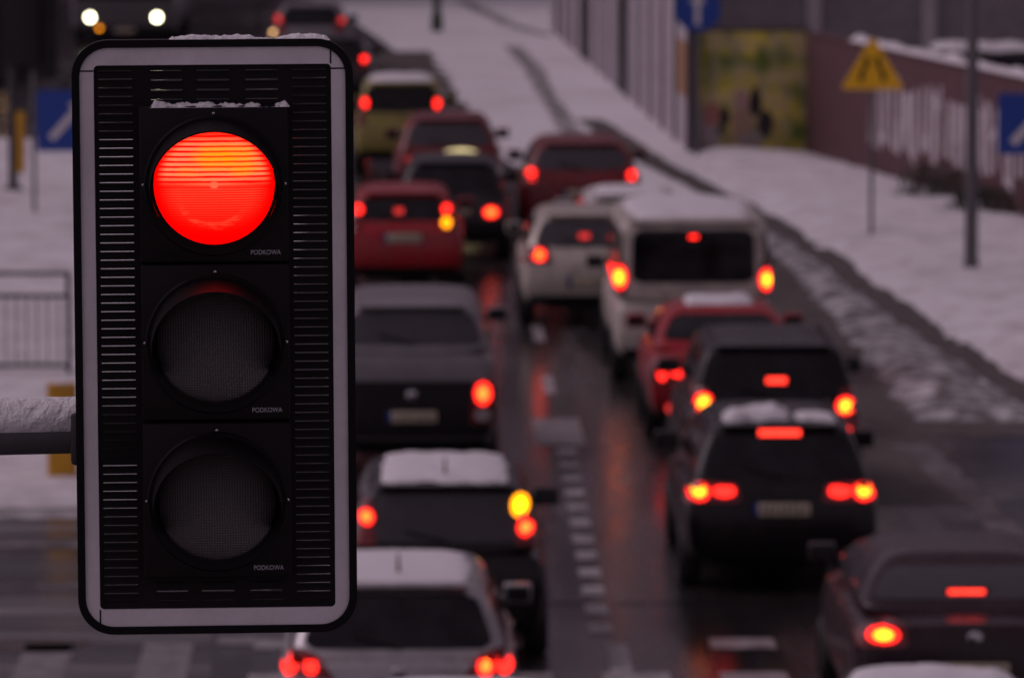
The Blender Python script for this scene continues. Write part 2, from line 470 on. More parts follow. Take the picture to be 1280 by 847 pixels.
    # bumper strip and lower valance
    if lower != 'none':
        patch(bvh, rpoly([(-w*.80, .27), (w*.80, .27), (w*.90, .42), (-w*.90, .42)], .05), 'rear', .012, 'rear_bumper', M['trim'], root, 18, 4)
    patch(bvh, rpoly([(-w*.62, .28), (w*.62, .28), (w*.66, .44), (-w*.66, .44)], .05), 'front', .012, 'front_grille', M['trim'], root, 12, 4)
    # number plates
    if plate:
        hp = bvh.ray_cast(Vector((0, -3, plate_z)), Vector((0, 1, 0)))[0]
        pl = MB().box(-.26, .26, hp.y-.022, hp.y-.004, plate_z-.057, plate_z+.057).build('number_plate', M['plate'], root, bev=.004)
        MB().box(-.272, .272, hp.y-.014, hp.y+.02, plate_z-.068, plate_z+.068).build('plate_frame', M['trim'], pl)
    # tail lamps
    if lamp:
        for sg, lits in ((1, lit_r), (-1, lit_l)):
            pl = [(sg*x, z) for x, z in lamp]
            ln = patch(bvh, rpoly(pl, .03), 'rear', .010, 'tail_lamp', M['lamp_lens'], root, 14, 14)
            for (cx, cz, rx, rz_, em) in lits:
                mat = E[em] if em in E else M[em]
                if em in ('hot', 'orange', 'yellow'):          # bright filament inside a red glowing lens
                    patch(bvh, circle(sg*cx, cz, rx*1.12, rz_*1.12, 28), 'rear', .022, 'lit_lens', E['amber' if em == 'yellow' else 'red'], ln, 8, 10)
                    patch(bvh, circle(sg*cx, cz, rx*.62, rz_*.62, 24), 'rear', .030, 'lit_bulb', mat, ln, 8, 8); continue
                patch(bvh, circle(sg*cx, cz, rx, rz_, 28), 'rear', .026, 'lit_lens' if em in E else 'clear_lens', mat, ln, 8, 10)
    if third:
        tw, th, tz, em, tx = third
        hp = bvh.ray_cast(Vector((tx, -3, tz)), Vector((0, 1, 0)))[0]
        yy = hp.y if hp else .4
        b = MB().box(tx-tw-.02, tx+tw+.02, yy-.035, yy+.03, tz-th-.012, tz+th+.012).build('high_brake_lamp', M['trim'], root, bev=.006)
        MB().box(tx-tw, tx+tw, yy-.040, yy-.034, tz-th, tz+th).build('lit_lens', E[em], b)
    # headlamps
    for sg in (1, -1):
        hl = patch(bvh, rpoly([(sg*w*.52, .60), (sg*w*.86, .62), (sg*w*.86, .74), (sg*w*.56, .71)], .03), 'front', .010, 'headlamp', M['clear_lens'], root, 6, 5)
        if front_lit: patch(bvh, circle(sg*w*.68, .67, .065, .05, 16), 'front', .016, 'lit_lens', E[front_lit], hl, 5, 6)
    # wiper, spoiler, emblem
    hp = bvh.ray_cast(Vector((0, -3, zb_+.02)), Vector((0, 1, 0)))[0]
    if kind not in ('sedan',) and hp:
        hq = bvh.ray_cast(Vector((-.34, -3, zb_+.10)), Vector((0, 1, 0)))[0]
        MB().tube([(0.02, hp.y-.03, hp.z), (-.34, hq.y-.025, hq.z)], .011, 6).build('wiper', M['trim'], root)
        ys = bvh.ray_cast(Vector((0, -3, H-.085)), Vector((0, 1, 0)))[0]
        if ys: MB().box(-w*(rf-.12), w*(rf-.12), ys.y-.05, ys.y+.16, H-.055, H-.022).build('spoiler', pmat, root, bev=.015)
    if emblem:
        he = bvh.ray_cast(Vector((0, -3, emblem)), Vector((0, 1, 0)))[0]
        MB().lathe([(.001, he.y-.014), (.045, he.y-.014), (.058, he.y-.006), (.058, he.y+.01)], 'y', 20, (0, 0, emblem)).build('emblem', M['chrome'], root, True)
    if antenna:
        ha = bvh.ray_cast(Vector((0, yt+.35, 6)), Vector((0, 0, -1)))[0]
        MB().tube([(0, yt+.35, ha.z-.01), (0, yt+.33, ha.z+.05), (0, yt+.22, ha.z+.17)], [.022, .014, .008], 8).build('antenna', M['trim'], root, True)
    if rails:
        for sg in (1, -1):
            xr = sg*w*(rf-.10); pts = []
            for q in range(7):
                yy = yt+.25+(wst-yt-.4)*q/6; hz = bvh.ray_cast(Vector((xr, yy, 6)), Vector((0, 0, -1)))[0]
                pts.append((xr, yy, hz.z + (.045 if 0 < q < 6 else 0)))
            MB().tube(pts, .016, 8).build('roof_rail', M['trim'], root, True)
    MB().lathe([(.02, .02), (.032, .02), (.032, .2), (.02, .2), (.02, .02)], 'y', 12, (w*.5, 0, .25)).build('exhaust', M['alloy'], root, True)
    if snow:
        for q, (sx0, sx1, sy0, sy1, t) in enumerate(snow):
            snow_patch(bvh, sx0, sx1, sy0, sy1, t, 'snow_cover', M['snow_clean'], root, seed=hash(name) % 7 + q*3 + X)
    if extra: extra(root, bvh, locals())
    return root

P_black = paint('black_paint', (.007, .0055, .0065), .25, 0, .10, .30, .06)
P_black2 = paint('charcoal_paint', (.014, .012, .014), .28, .0, .15, .4, .1)
P_silver = paint('silver_paint', (.42, .41, .42), .32, .7)
P_grey = paint('grey_paint', (.20, .19, .20), .28, .25, .25, .5, .2)
P_red = paint('red_paint', (.34, .010, .016), .25, 0, .3, .4, .15)
P_darkred = paint('dark_red_paint', (.17, .010, .014), .24, 0, .3, .4, .15)
P_maroon = paint('maroon_paint', (.020, .008, .012), .25, 0, .15, .35, .1)
P_white = paint('white_paint', (.66, .64, .62), .32)
P_vanwhite = paint('off_white_paint', (.52, .48, .42), .34)
P_beige = paint('pale_silver_paint', (.55, .51, .44), .32, .3)
P_yellow = paint('yellow_paint', (.30, .26, .05), .35)

LP_h = [(.50, .82), (.84, .84), (.85, 1.02), (.60, 1.0)]            # wide hatch lamp
LP_v = [(.60, .86), (.80, .84), (.76, 1.34), (.66, 1.30)]            # tall pillar lamp
LP_s = [(.46, .78), (.86, .80), (.86, .98), (.52, .96)]

# left lane, nearest first
car('white_car', 'pale car in the left lane, only its snowy roof showing at the bottom edge', .28, 37.75, 'hatch', 4.3, 1.78, 1.47, .93, P_white,
    lamp=LP_h, snow=[(-.55, .55, .5, 2.45, .035)])
car('silver_hatchback', 'silver hatchback beside the foot of the traffic light, its red lamps in pairs', -.14, 44.1, 'hatch', 4.1, 1.80, 1.49, .96, P_silver,
    lamp=[(.46, .80), (.87, .86), (.86, 1.06), (.60, .98)], lit_l=[(.81, .90, .058, .052, 'red'), (.65, .89, .05, .046, 'red')],
    lit_r=[(.79, .90, .055, .052, 'red'), (.65, .89, .055, .05, 'orange')], plate_z=.66, antenna=True, snow=[(-.56, .56, .52, 2.2, .022)], emblem=.86)
car('black_hatchback', 'black hatchback with a snowy roof and a lit yellow indicator', .24, 49.8, 'mini', 4.0, 1.72, 1.53, .98, P_black,
    lamp=[(.58, 1.0), (.76, .98), (.72, 1.42), (.62, 1.40)], lit_l=[(.655, 1.24, .05, .06, 'orange')], lit_r=[(.62, 1.33, .062, .085, 'yellow'), (.665, 1.15, .055, .062, 'orange'), (.64, 1.235, .03, .04, 'red')],
    plate_z=.70, glass='glass_reflect', antenna=True, snow=[(-.56, .56, .36, 2.3, .05)], emblem=.86)
car('grey_car', 'tall grey car with black lower rear, right lamp red over white', -.05, 62.2, 'suv', 4.4, 1.80, 1.82, 1.34, P_grey,
    lamp=[(.60, .58), (.86, .58), (.85, 1.02), (.64, 1.02)], lit_r=[(.74, .90, .075, .11, 'orange'), (.74, .68, .085, .07, 'clear_lens')],
    plate_z=.66, glass='glass_reflect', emblem=.88, antenna=False,
    extra=lambda root, bvh, d: patch(bvh, rpoly([(-.90, .44), (.90, .44), (.84, 1.03), (-.84, 1.03)], .06), 'rear', .006, 'lower_rear_patch', M['trim'], root, 20, 10))  # black patch laid over the lower rear face
car('red_hatchback', 'bright red hatchback with a glowing orange indicator behind the tall grey car', -.19, 81.8, 'hatch', 4.0, 1.70, 1.44, .98, P_red,
    lamp=[(.55, .90), (.72, .90), (.70, 1.26), (.60, 1.24)], lit_r=[(.60, 1.18, .055, .06, 'red'), (.60, 1.01, .062, .062, 'amber')], lit_l=[(.60, 1.18, .055, .06, 'red')],
    third=(.06, .04, 1.17, 'dim', -.05), plate_z=.82)
car('dark_hatchback', 'charcoal hatchback with one round orange-red lamp, just past the red hatchback', .53, 87.2, 'hatch', 4.1, 1.74, 1.46, .94, P_black2,
    lamp=[(.40, .62), (.84, .62), (.84, .84), (.46, .82)], lit_r=[(.56, .72, .095, .07, 'orange')], plate_z=.75)
car('dark_red_hatchback', 'dark red hatchback with a pale yellow glow above its bumper', .52, 96.8, 'hatch', 4.1, 1.76, 1.44, .92, P_darkred,
    lamp=LP_h, lit_l=[(.63, .76, .05, .05, 'dim')], plate_z=.62, glass='glass_reflect',
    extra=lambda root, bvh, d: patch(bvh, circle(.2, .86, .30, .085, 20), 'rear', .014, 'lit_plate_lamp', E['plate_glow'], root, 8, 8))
car('yellow_car', 'tall olive yellow car with snowy white roof and upright red lamps', -.26, 103.8, 'mini', 3.9, 1.66, 1.62, 1.02, P_yellow,
    lamp=LP_v, lit_l=[(.62, 1.23, .05, .085, 'red')], lit_r=[(.62, 1.22, .05, .085, 'red')], plate_z=.7, snow=[(-.58, .58, .35, 2.2, .05)])
car('distant_dark_car', 'dark car showing one bright red lamp beside the top corner of the traffic light', -1.72, 120.5, 'hatch', 4.2, 1.74, 1.47, .95, P_black2,
    lamp=LP_h, lit_r=[(.67, 1.03, .06, .06, 'red')], lit_l=[(.67, 1.03, .06, .06, 'red')], plate_z=.7)
car('distant_grey_car', 'grey car far up the road with two soft red lamps and one blinking amber', -2.36, 133.4, 'hatch', 4.2, 1.80, 1.5, .98, P_grey,
    lamp=[(.5, .86), (.88, .84), (.86, 1.26), (.6, 1.24)], lit_l=[(.70, 1.18, .06, .08, 'dim'), (.85, .95, .06, .07, 'warm')], lit_r=[(.70, 1.15, .06, .06, 'dim')], plate_z=.7)
# right lane, nearest first
car('snowy_car', 'snow covered car at the bottom right corner, only its white roof showing', 3.50, 38.25, 'hatch', 4.2, 1.76, 1.46, .93, P_maroon,
    lamp=LP_h, snow=[(-.56, .56, .5, 2.5, .07)])
car('maroon_saloon', 'dark maroon saloon at the right edge, red brake strip in its rear window', 4.22, 44.8, 'sedan', 4.6, 1.84, 1.50, 1.13, P_maroon,
    lamp=[(.50, .93), (.88, .93), (.88, 1.12), (.52, 1.10)], lit_l=[(.69, 1.02, .11, .055, 'hot')], lit_r=[(.69, 1.02, .11, .055, 'hot')],
    third=(.14, .020, 1.25, 'led', 0), plate_z=.76, glass='glass_reflect', emblem=1.0)
car('black_estate', 'black estate car with roof snow and a lit strip above its rear window', 3.31, 53.9, 'estate', 4.3, 1.80, 1.53, .99, P_black,
    lamp=[(.36, .84), (.87, .82), (.87, 1.04), (.40, 1.0)], lit_l=[(.745, .93, .085, .072, 'hot'), (.52, .93, .10, .045, 'red')],
    lit_r=[(.75, .93, .085, .072, 'hot'), (.53, .93, .10, .05, 'red')],
    third=(.19, .028, 1.435, 'led', 0), plate_z=.78, antenna=True, snow=[(-.50, .12, .58, 1.15, .12), (.16, .56, .60, 1.1, .06)], rails=True, lower='std')
car('black_suv', 'tall black sport utility car between the black estate and the red saloon', 3.56, 59.1, 'suv', 4.2, 1.82, 1.72, 1.13, P_black,
    lamp=[(.60, .76), (.86, .76), (.80, 1.32), (.66, 1.30)], lit_l=[(.70, 1.15, .075, .075, 'hot')], lit_r=[(.70, 1.11, .08, .075, 'hot'), (.70, .87, .05, .05, 'red')],
    third=(.10, .03, 1.36, 'led', .02), plate_z=.8, wr=.34, rails=True)
car('red_saloon', 'red saloon with patch of roof snow, half hidden by the black sport utility car', 3.38, 65.0, 'sedan', 4.1, 1.70, 1.44, 1.02, P_red,
    lamp=[(.36, .70), (.84, .70), (.84, .94), (.40, .92)], lit_l=[(.70, .80, .05, .085, 'red'), (.50, .80, .11, .045, 'red'), (.60, .42, .06, .05, 'dim')],
    lit_r=[(.70, .80, .05, .085, 'red'), (.50, .80, .11, .045, 'red')], plate_z=.62, snow=[(-.40, .38, 1.3, 2.2, .07)])
car('white_van', 'white passenger van with snowy roof and wide black rear window', 3.30, 71.1, 'van', 4.9, 1.92, 1.98, 1.02, P_vanwhite, cat='van',
    lamp=[(.80, 1.05), (.93, 1.05), (.92, 1.48), (.81, 1.48)], lit_l=[(.865, 1.27, .062, .13, 'hot')], lit_r=[(.865, 1.24, .062, .12, 'hot')],
    third=(.05, .02, 1.76, 'red', 0), plate_z=.78, snow=[(-.74, .74, .25, 3.6, .06)], wr=.33,
    extra=lambda root, bvh, d: [patch(bvh, rpoly([(s_*.87, 1.0), (s_*.945, 1.0), (s_*.925, 1.84), (s_*.85, 1.84)], .02), 'rear', .005, 'corner_trim', M['trim'], root, 6, 16) for s_ in (-1, 1)])
car('pale_silver_hatchback', 'pale silver hatchback with orange left lamp, left of the white van', 2.24, 77.7, 'hatch', 4.1, 1.78, 1.47, .98, P_beige,
    lamp=[(.46, .84), (.86, .84), (.86, 1.06), (.52, 1.04)], lit_l=[(.64, .94, .075, .068, 'orange')], lit_r=[(.64, .94, .075, .068, 'orange')],
    third=(.07, .035, 1.18, 'dim', -.05), plate_z=.60, glass='glass_reflect')
car('white_hatchback', 'small white car half hidden behind the roof of the white van', 2.98, 82.1, 'hatch', 4.0, 1.72, 1.37, .94, P_white,
    lamp=[(.5, .62), (.84, .62), (.84, .84), (.54, .82)], lit_l=[(.66, .73, .055, .06, 'dim')], lit_r=[(.66, .73, .055, .06, 'dim')], plate_z=.55, snow=[(-.5, .5, .5, 2.2, .015)])
car('wine_red_estate', 'wine red estate car with two round red lamps, farthest in the right lane', 2.46, 88.8, 'estate', 4.3, 1.84, 1.62, 1.14, P_darkred,
    lamp=[(.5, .96), (.86, .96), (.86, 1.26), (.58, 1.24)], lit_l=[(.74, 1.16, .06, .06, 'red')], lit_r=[(.74, 1.13, .06, .06, 'red')], plate_z=.86, glass='glass_reflect',
    extra=lambda root, bvh, d: patch(bvh, circle(-.42, .46, .22, .06, 20), 'rear', .016, 'fog_lamp', E['dim'], root, 8, 6))
# oncoming car at the far left, and a snowed-in car behind the maroon wall
car('oncoming_car', 'dark oncoming car at the left edge with a faint warm headlamp', -9.45, 133.0, 'hatch', 4.2, 1.76, 1.47, .93, P_black2, rz=math.pi,
    group='oncoming vehicles', lamp=LP_h, front_lit='warm')
car('parked_car', 'snow covered parked car standing behind the maroon graffiti wall', 9.6, 117.5, 'hatch', 4.2, 1.74, 1.45, .95, P_black2, rz=-math.pi/2,
    group='parked cars', lamp=LP_h, snow=[(-.58, .58, .4, 2.6, .12), (-.6, .6, 3.2, 3.9, .06)])

# oncoming bus
def bus(X, Y):
    root = thing('city_bus', 'oncoming bus with two bright white headlamps above the traffic light', 'bus', (X, Y, 0), 0, 'oncoming vehicles')
    pm = paint('bus_paint', (.13, .12, .13), .3)
    MB().box(-1.25, 1.25, 0, 11, .32, 3.0).build('body', pm, root, bev=.14, segs=4)
    MB().box(-1.12, 1.12, -.012, .02, 1.15, 2.55).build('windscreen', M['glass'], root, bev=.008)
    MB().box(-.95, .95, -.012, .02, 2.6, 2.88).build('destination_board', M['dark_hole'], root, bev=.008)
    MB().box(-1.22, 1.22, -.05, .1, .28, .52).build('bumper', M['trim'], root, bev=.03)
    for s in (-1, 1):
        h = MB().lathe([(.001, -.03), (.11, -.03), (.13, -.01), (.13, .05)], 'y', 20, (s*.80, 0, .72)).build('headlamp', M['clear_lens'], root, True)
        MB().lathe([(.001, -.044), (.075, -.044), (.09, -.036), (.09, -.026)], 'y', 20, (s*.80, 0, .72)).build('lit_lens', E['head'], h, True)
        MB().tube([(s*1.2, .1, 2.75), (s*1.42, -.25, 2.7), (s*1.42, -.28, 2.5)], .025, 8).build('mirror_arm', M['trim'], root, True)
        MB().box(s*1.42-.1, s*1.42+.1, -.34, -.22, 2.1, 2.52).build('wing_mirror', M['trim'], root, bev=.03)
        for i in range(5): MB().box(s*1.252-.008, s*1.252+.008, 1.0+i*1.9, 2.75+i*1.9, 1.2, 2.5).build('side_window', M['glass'], root, bev=.004)
        for yy in (2.4, 8.2): wheel(root, s*1.16, yy, .48, s)
        MB().tube([(s*.15, -.03, 1.18), (s*.75, -.03, 1.6)], .014, 6).build('wiper', M['trim'], root)
    hp = MB().box(-.26, .26, -.075, -.055, .36, .47).build('number_plate', M['plate'], root)
    MB().lathe([(.001, -.06), (.05, -.06), (.05, -.04)], 'y', 16, (-.58, 0, .46)).build('fog_lamp', E['amber'], root)
bus(-7.0, 143.8)

# ------------------------------------------------------------------ the setting
def sheet(name, pts, z, mat, kind='structure', sub=0):
    me = bpy.data.meshes.new(name); me.from_pydata([(x, y, z) for x, y in pts], [], [tuple(range(len(pts)))])
    o = link(name, me, mat); o['kind'] = kind; return o
def smooth_strip(c, wd, z, name, mat, wob=.0):
    vs = []; fs = []
    c = [Vector((a, b)) for a, b in c]; fine = []
    for i in range(len(c)-1):
        n = max(2, int((c[i+1]-c[i]).length/.6))
        for k in range(n): fine.append(c[i].lerp(c[i+1], k/n))
    fine.append(c[-1])
    for i, p in enumerate(fine):
        d = (fine[min(i+1, len(fine)-1)] - fine[max(i-1, 0)]).normalized(); q = Vector((-d.y, d.x))
        w1 = wd*(1+wob*noise.noise((p.x*.9, p.y*.9, 1))); w2 = wd*(1+wob*noise.noise((p.x*.9, p.y*.9, 9)))
        a, b = p+q*w1, p-q*w2; vs += [(a.x, a.y, z), (b.x, b.y, z)]
    for i in range(len(fine)-1): fs.append((2*i, 2*i+1, 2*i+3, 2*i+2))
    me = bpy.data.meshes.new(name); me.from_pydata(vs, [], fs)
    o = link(name, me, mat); o['kind'] = 'structure'; return o

sheet('ground', [(-400, -300), (400, -300), (400, 900), (-400, 900)], -.004, M['snow_ground'])
edge = [(5.3, -60), (5.3, 86), (5.1, 91), (4.4, 96), (3.0, 101), (1.7, 106), (1.1, 113), (.8, 122), (.2, 132), (-.7, 145), (-2.4, 165), (-8, 200)]
left = [(-60, 240), (-30, 190), (-17, 160), (-14.5, 130), (-14, 60), (-14, -60)]
sheet('road', edge + left, 0.0, M['asphalt'])
sheet('side_road', [(-120, 30), (-2.0, 30), (-1.6, 45), (-2.0, 59.9), (-120, 62)], .004, M['asphalt_cross'])
sheet('side_road', [(5.2, 40), (90, 34), (90, 64), (5.2, 67.0)], .004, M['asphalt_side'])

def inside(p, poly):
    c = False; n = len(poly)
    for i in range(n):
        a, b = poly[i], poly[i-1]
        if (a[1] > p[1]) != (b[1] > p[1]) and p[0] < (b[0]-a[0])*(p[1]-a[1])/(b[1]-a[1])+a[0]: c = not c
    return c
def pdist(p, poly):
    P = Vector(p); best = 1e9; n = len(poly)
    for i in range(n):
        a, b = Vector(poly[i]), Vector(poly[i-1]); ab = b-a
        t = max(0, min(1, (P-a).dot(ab)/ab.length_squared)); best = min(best, (P-a-ab*t).length)
    return best
def bank(name, poly, h, mat, step=.35, lump=.06, soft=.35):
    xs = [p[0] for p in poly]; ys = [p[1] for p in poly]
    nx = int((max(xs)-min(xs))/step)+3; ny = int((max(ys)-min(ys))/step)+3; x0, y0 = min(xs)-step, min(ys)-step
    vs = []; ins = []
    for j in range(ny):
        for i in range(nx):
            x, y = x0+i*step, y0+j*step
            jx = x + .18*noise.noise((x*1.7, y*1.7, 3)); jy = y + .18*noise.noise((x*1.7, y*1.7, 7))
            k = inside((jx, jy), poly); d = pdist((jx, jy), poly) if True else 0
            z = h*(1-math.exp(-d/soft)) + lump*(noise.noise((x*.8, y*.8, 0)) + .6*noise.noise((x*2.6, y*2.6, 4)))*min(1, d/.5) if k else -.03
            vs.append((x, y, max(z, .006) if k else -.03)); ins.append(k)
    fs = []
    for j in range(ny-1):
        for i in range(nx-1):
            q = (j*nx+i, j*nx+i+1, (j+1)*nx+i+1, (j+1)*nx+i)
            if any(ins[a] for a in q): fs.append(q)
    me = bpy.data.meshes.new(name); me.from_pydata(vs, [], fs); me.polygons.foreach_set('use_smooth', [True]*len(me.polygons))
    o = link(name, me, mat); o['kind'] = 'structure'; return o
# right-hand side: ploughed dirty ridge, cleared path, clean verge
path_c = [(3.4, 118), (4.3, 106), (5.0, 99.5), (5.56, 94.2), (6.09, 87.2), (6.46, 80.0), (6.82, 74.5), (7.17, 70.0), (7.5, 66.8)]
bank('snow_ridge', [(5.62, 67.3), (5.50, 80), (5.34, 87), (5.15, 91.0), (5.35, 94.3), (5.85, 87.2), (6.22, 80), (6.58, 74.5), (6.93, 70), (7.15, 67.3)], .16, M['snow_dirty'], .14, .13, .4)
bank('snow_verge', [(7.45, 67.5), (7.42, 70.1), (7.06, 74.6), (6.70, 80.1), (6.33, 87.3), (5.8, 94.5), (5.2, 100), (5.0, 109.2), (7.1, 109), (9.7, 95), (12, 83), (30, 78), (60, 72), (60, 67.5)], .13, M['snow'], .4, .07, .3)
smooth_strip(path_c, .26, .006, 'footpath', M['mud'], .35)
smooth_strip([(5.15, 60), (5.32, 67), (5.25, 75), (5.15, 86), (4.95, 91)], .48, .0045, 'gutter', M['mud'], .5)
smooth_strip([(5.2, 66.6), (7, 66.4), (12, 65.8), (40, 64)], .75, .009, 'verge_edge', M['mud'], .3)
smooth_strip([(5.45, 65.0), (5.62, 61), (5.85, 57.5), (6.3, 54.5)], .17, .009, 'slush_trail', M['slush'], 1.3)
# left: island with the railing
bank('snow_island', [(-1.95, 60.0), (-1.8, 66), (-1.8, 92), (-2.6, 108), (-3.4, 112), (-12.5, 112), (-13.2, 100), (-13.2, 61), (-11, 60.0)], .13, M['snow'], .4, .05, .3)
smooth_strip([(-1.9, 59.55), (-6, 59.5), (-14, 59.6)], .38, .009, 'kerb_slush', M['snow_dirty'], .5)
smooth_strip([(-2.1, 57.4), (-6, 57.2), (-16, 57.7)], .20, .009, 'slush_trail', M['slush'], .9)
smooth_strip([(-2.1, 54.6), (-6, 54.4), (-16, 54.5)], .16, .009, 'slush_trail', M['slush'], 1.)
smooth_strip([(-2.9, 50.9), (-3.6, 51.1), (-5.5, 50.6), (-9, 50.3)], .40, .009, 'slush_trail', M['mud'], .9)
# wheel tracks on the snowy far street
def g(px, py):
    ppm = (py+358)/8; return ((px-520)/ppm, 7500/ppm*1.0054-.83)
for pts, wd in (([(1.28, 167), (2.45, 154), (3.25, 149)], .22), ([(2.31, 144.3), (2.62, 135.3), (2.80, 122.8), (2.89, 118), (3.0, 112)], .20)):
    smooth_strip(pts, wd, .004, 'wheel_track', M['snow_dirty'], .6)
smooth_strip([(.6, 111), (.15, 120), (-.1, 130), (-.5, 142)], .85, .0045, 'road_slush', M['mud'], .5)

# markings
def marks(name, rects, z=.008, mat='mark'):
    mb = MB()
    for x0, x1, y0, y1 in rects: mb.add([(x0, y0, z), (x1, y0, z), (x1, y1, z), (x0, y1, z)], [(0, 1, 2, 3)])
    o = mb.build(name, M[mat]); o['kind'] = 'structure'; return o
marks('lane_marking', [(1.50+.002*i, 1.705+.002*i, 51.6+1.15*i, 52.15+1.15*i) for i in range(12)] + [(1.62, 1.80, 38, 51.0)] +
      [(1.50, 1.64, 70+6*i, 72+6*i) for i in range(4)])
marks('lane_marking', [(1.30, 1.84, 65.1, 67.6)], .008, 'mark_faint')
xs = [x*.98-6.3 for x in range(12)]
marks('crossing_blocks', [(x, x+.56, 50.75, 51.3) for x in xs if x > -1.5 and not 1.5 < x+.28 < 1.85] + [(x, x+.56, 48.9, 49.45) for x in xs if x > -1.5], .009)
marks('zebra_crossing', [(-2.34-1.02*i, -1.92-1.02*i, 45.0, 51.1) for i in range(5)] + [(-1.72, -1.40, 51.0, 51.5)], .009, 'mark_faint')
marks('stop_line', [(-1.5, 1.5, 53.4, 53.8), (1.8, 4.9, 53.4, 53.8)], .008, 'asphalt')

# ------------------------------------------------------------------ walls and fences
def wall_seg(root, name, a, b, h, th, mat, z0=-.1, bev=.01):
    a, b = Vector(a), Vector(b); d = b-a; L = d.length; ang = math.atan2(d.y, d.x)
    m = Matrix.Translation((a.x, a.y, 0)) @ Matrix.Rotation(ang, 4, 'Z')
    return MB().box(0, L, 0, th, z0, h, m).build(name, mat, root, bev=bev), m, L
M['maroon_wall'] = simple('maroon_wall_paint', (.085, .032, .038), .75, var=.35, nscale=2.5, dirt=.3, dirtcol=(.05, .035, .035))
M['graffiti'] = simple('graffiti_white', (.52, .48, .50), .7, var=.4, nscale=6, dirt=.45, dirtcol=(.16, .10, .11))
M['panel'] = simple('pale_panel', (.44, .40, .44), .7, var=.25, nscale=1.5, dirt=.4, dirtcol=(.15, .12, .13))
M['post'] = simple('dark_post', (.05, .042, .05), .6, var=.3, nscale=3)
M['green_post'] = simple('green_post', (.035, .055, .035), .5)
M['orange_wood'] = simple('orange_brown_paint', (.30, .15, .07), .7, var=.4, nscale=3)

w = thing('graffiti_wall', 'maroon street wall with tall white graffiti letters and snow on its top', 'wall')
A, B = (7.12, 109.25), (12.3, 81.0)
o, m, Lw = wall_seg(w, 'wall', A, B, 2.12, .22, M['maroon_wall'])
mb = MB(); s0 = 4.4
def stroke(p, q, wd):                        # one slanting brush stroke on the wall face
    (a, z0), (b, z1) = p, q; w0, w1 = wd*random.uniform(.6, 1.2), wd*random.uniform(.6, 1.2); y = -.004-random.random()*.004
    mb.add([m @ Vector(v) for v in ((a-w0, y, z0), (a+w0, y, z0), (b+w1, y, z1), (b-w1, y, z1), (a-w0, .004, z0), (a+w0, .004, z0), (b+w1, .004, z1), (b-w1, .004, z1))],
           [(0,1,2,3),(4,7,6,5),(0,4,5,1),(1,5,6,2),(2,6,7,3),(3,7,4,0)])
while s0 < Lw-2.2:                           # tall loose letters, each a few uneven strokes
    wl = random.uniform(1.1, 1.9); n = random.choice((3, 4, 4, 5)); px_ = None
    for q in range(n):
        x = s0 + wl*(q+.5)/n; lo = random.uniform(.40, .62); hi = random.uniform(1.45, 1.76); sl = random.uniform(-.24, .24)
        stroke((x, lo), (x+sl, hi), wl/n*random.uniform(.24, .42))
        if px_ and random.random() < .75:
            zj = random.choice((.55, 1.0, 1.5)); stroke((px_, zj), (x, zj+random.uniform(-.25, .4)), .10)
        px_ = x
    s0 += wl + random.uniform(.08, .30)
mb.build('graffiti', M['graffiti'], w)
def cap_snow(root, m, x0, x1, y0, y1, z, t, seed, name='snow_cover', step=.12, fr=1.3, base=.55):
    vs = []; fs = []; nx = max(3, int((x1-x0)/step)); ny = 7
    for i in range(nx+1):
        for j in range(ny+1):
            u = i/nx; v = j/ny*2-1; x = x0+(x1-x0)*u; e = (1-abs(v)**4)*min(1, min(u, 1-u)*nx/3)
            f = max(0, base+.9*noise.noise((x*fr, seed, 0))+.3*noise.noise((x*fr*4.6, v*2, seed))+.12*noise.noise((x*fr*15, v*5, seed)))
            vs.append(m @ Vector((x, (y0+y1)/2+(y1-y0)/2*v, z-.004+t*e*f)))
    n = ny+1
    for i in range(nx):
        for j in range(ny): fs.append((i*n+j, i*n+j+1, (i+1)*n+j+1, (i+1)*n+j))
    me = bpy.data.meshes.new(name); me.from_pydata([tuple(v) for v in vs], [], fs); me.polygons.foreach_set('use_smooth', [True]*len(me.polygons))
    return link(name, me, M['snow_clean'], root)
MB().box(-.02, Lw+.02, -.03, .25, 2.123, 2.19, m).build('coping', M['maroon_wall'], w, bev=.012)
cap_snow(w, m, 3.0, Lw, -.02, .24, 2.19, .13, 2)

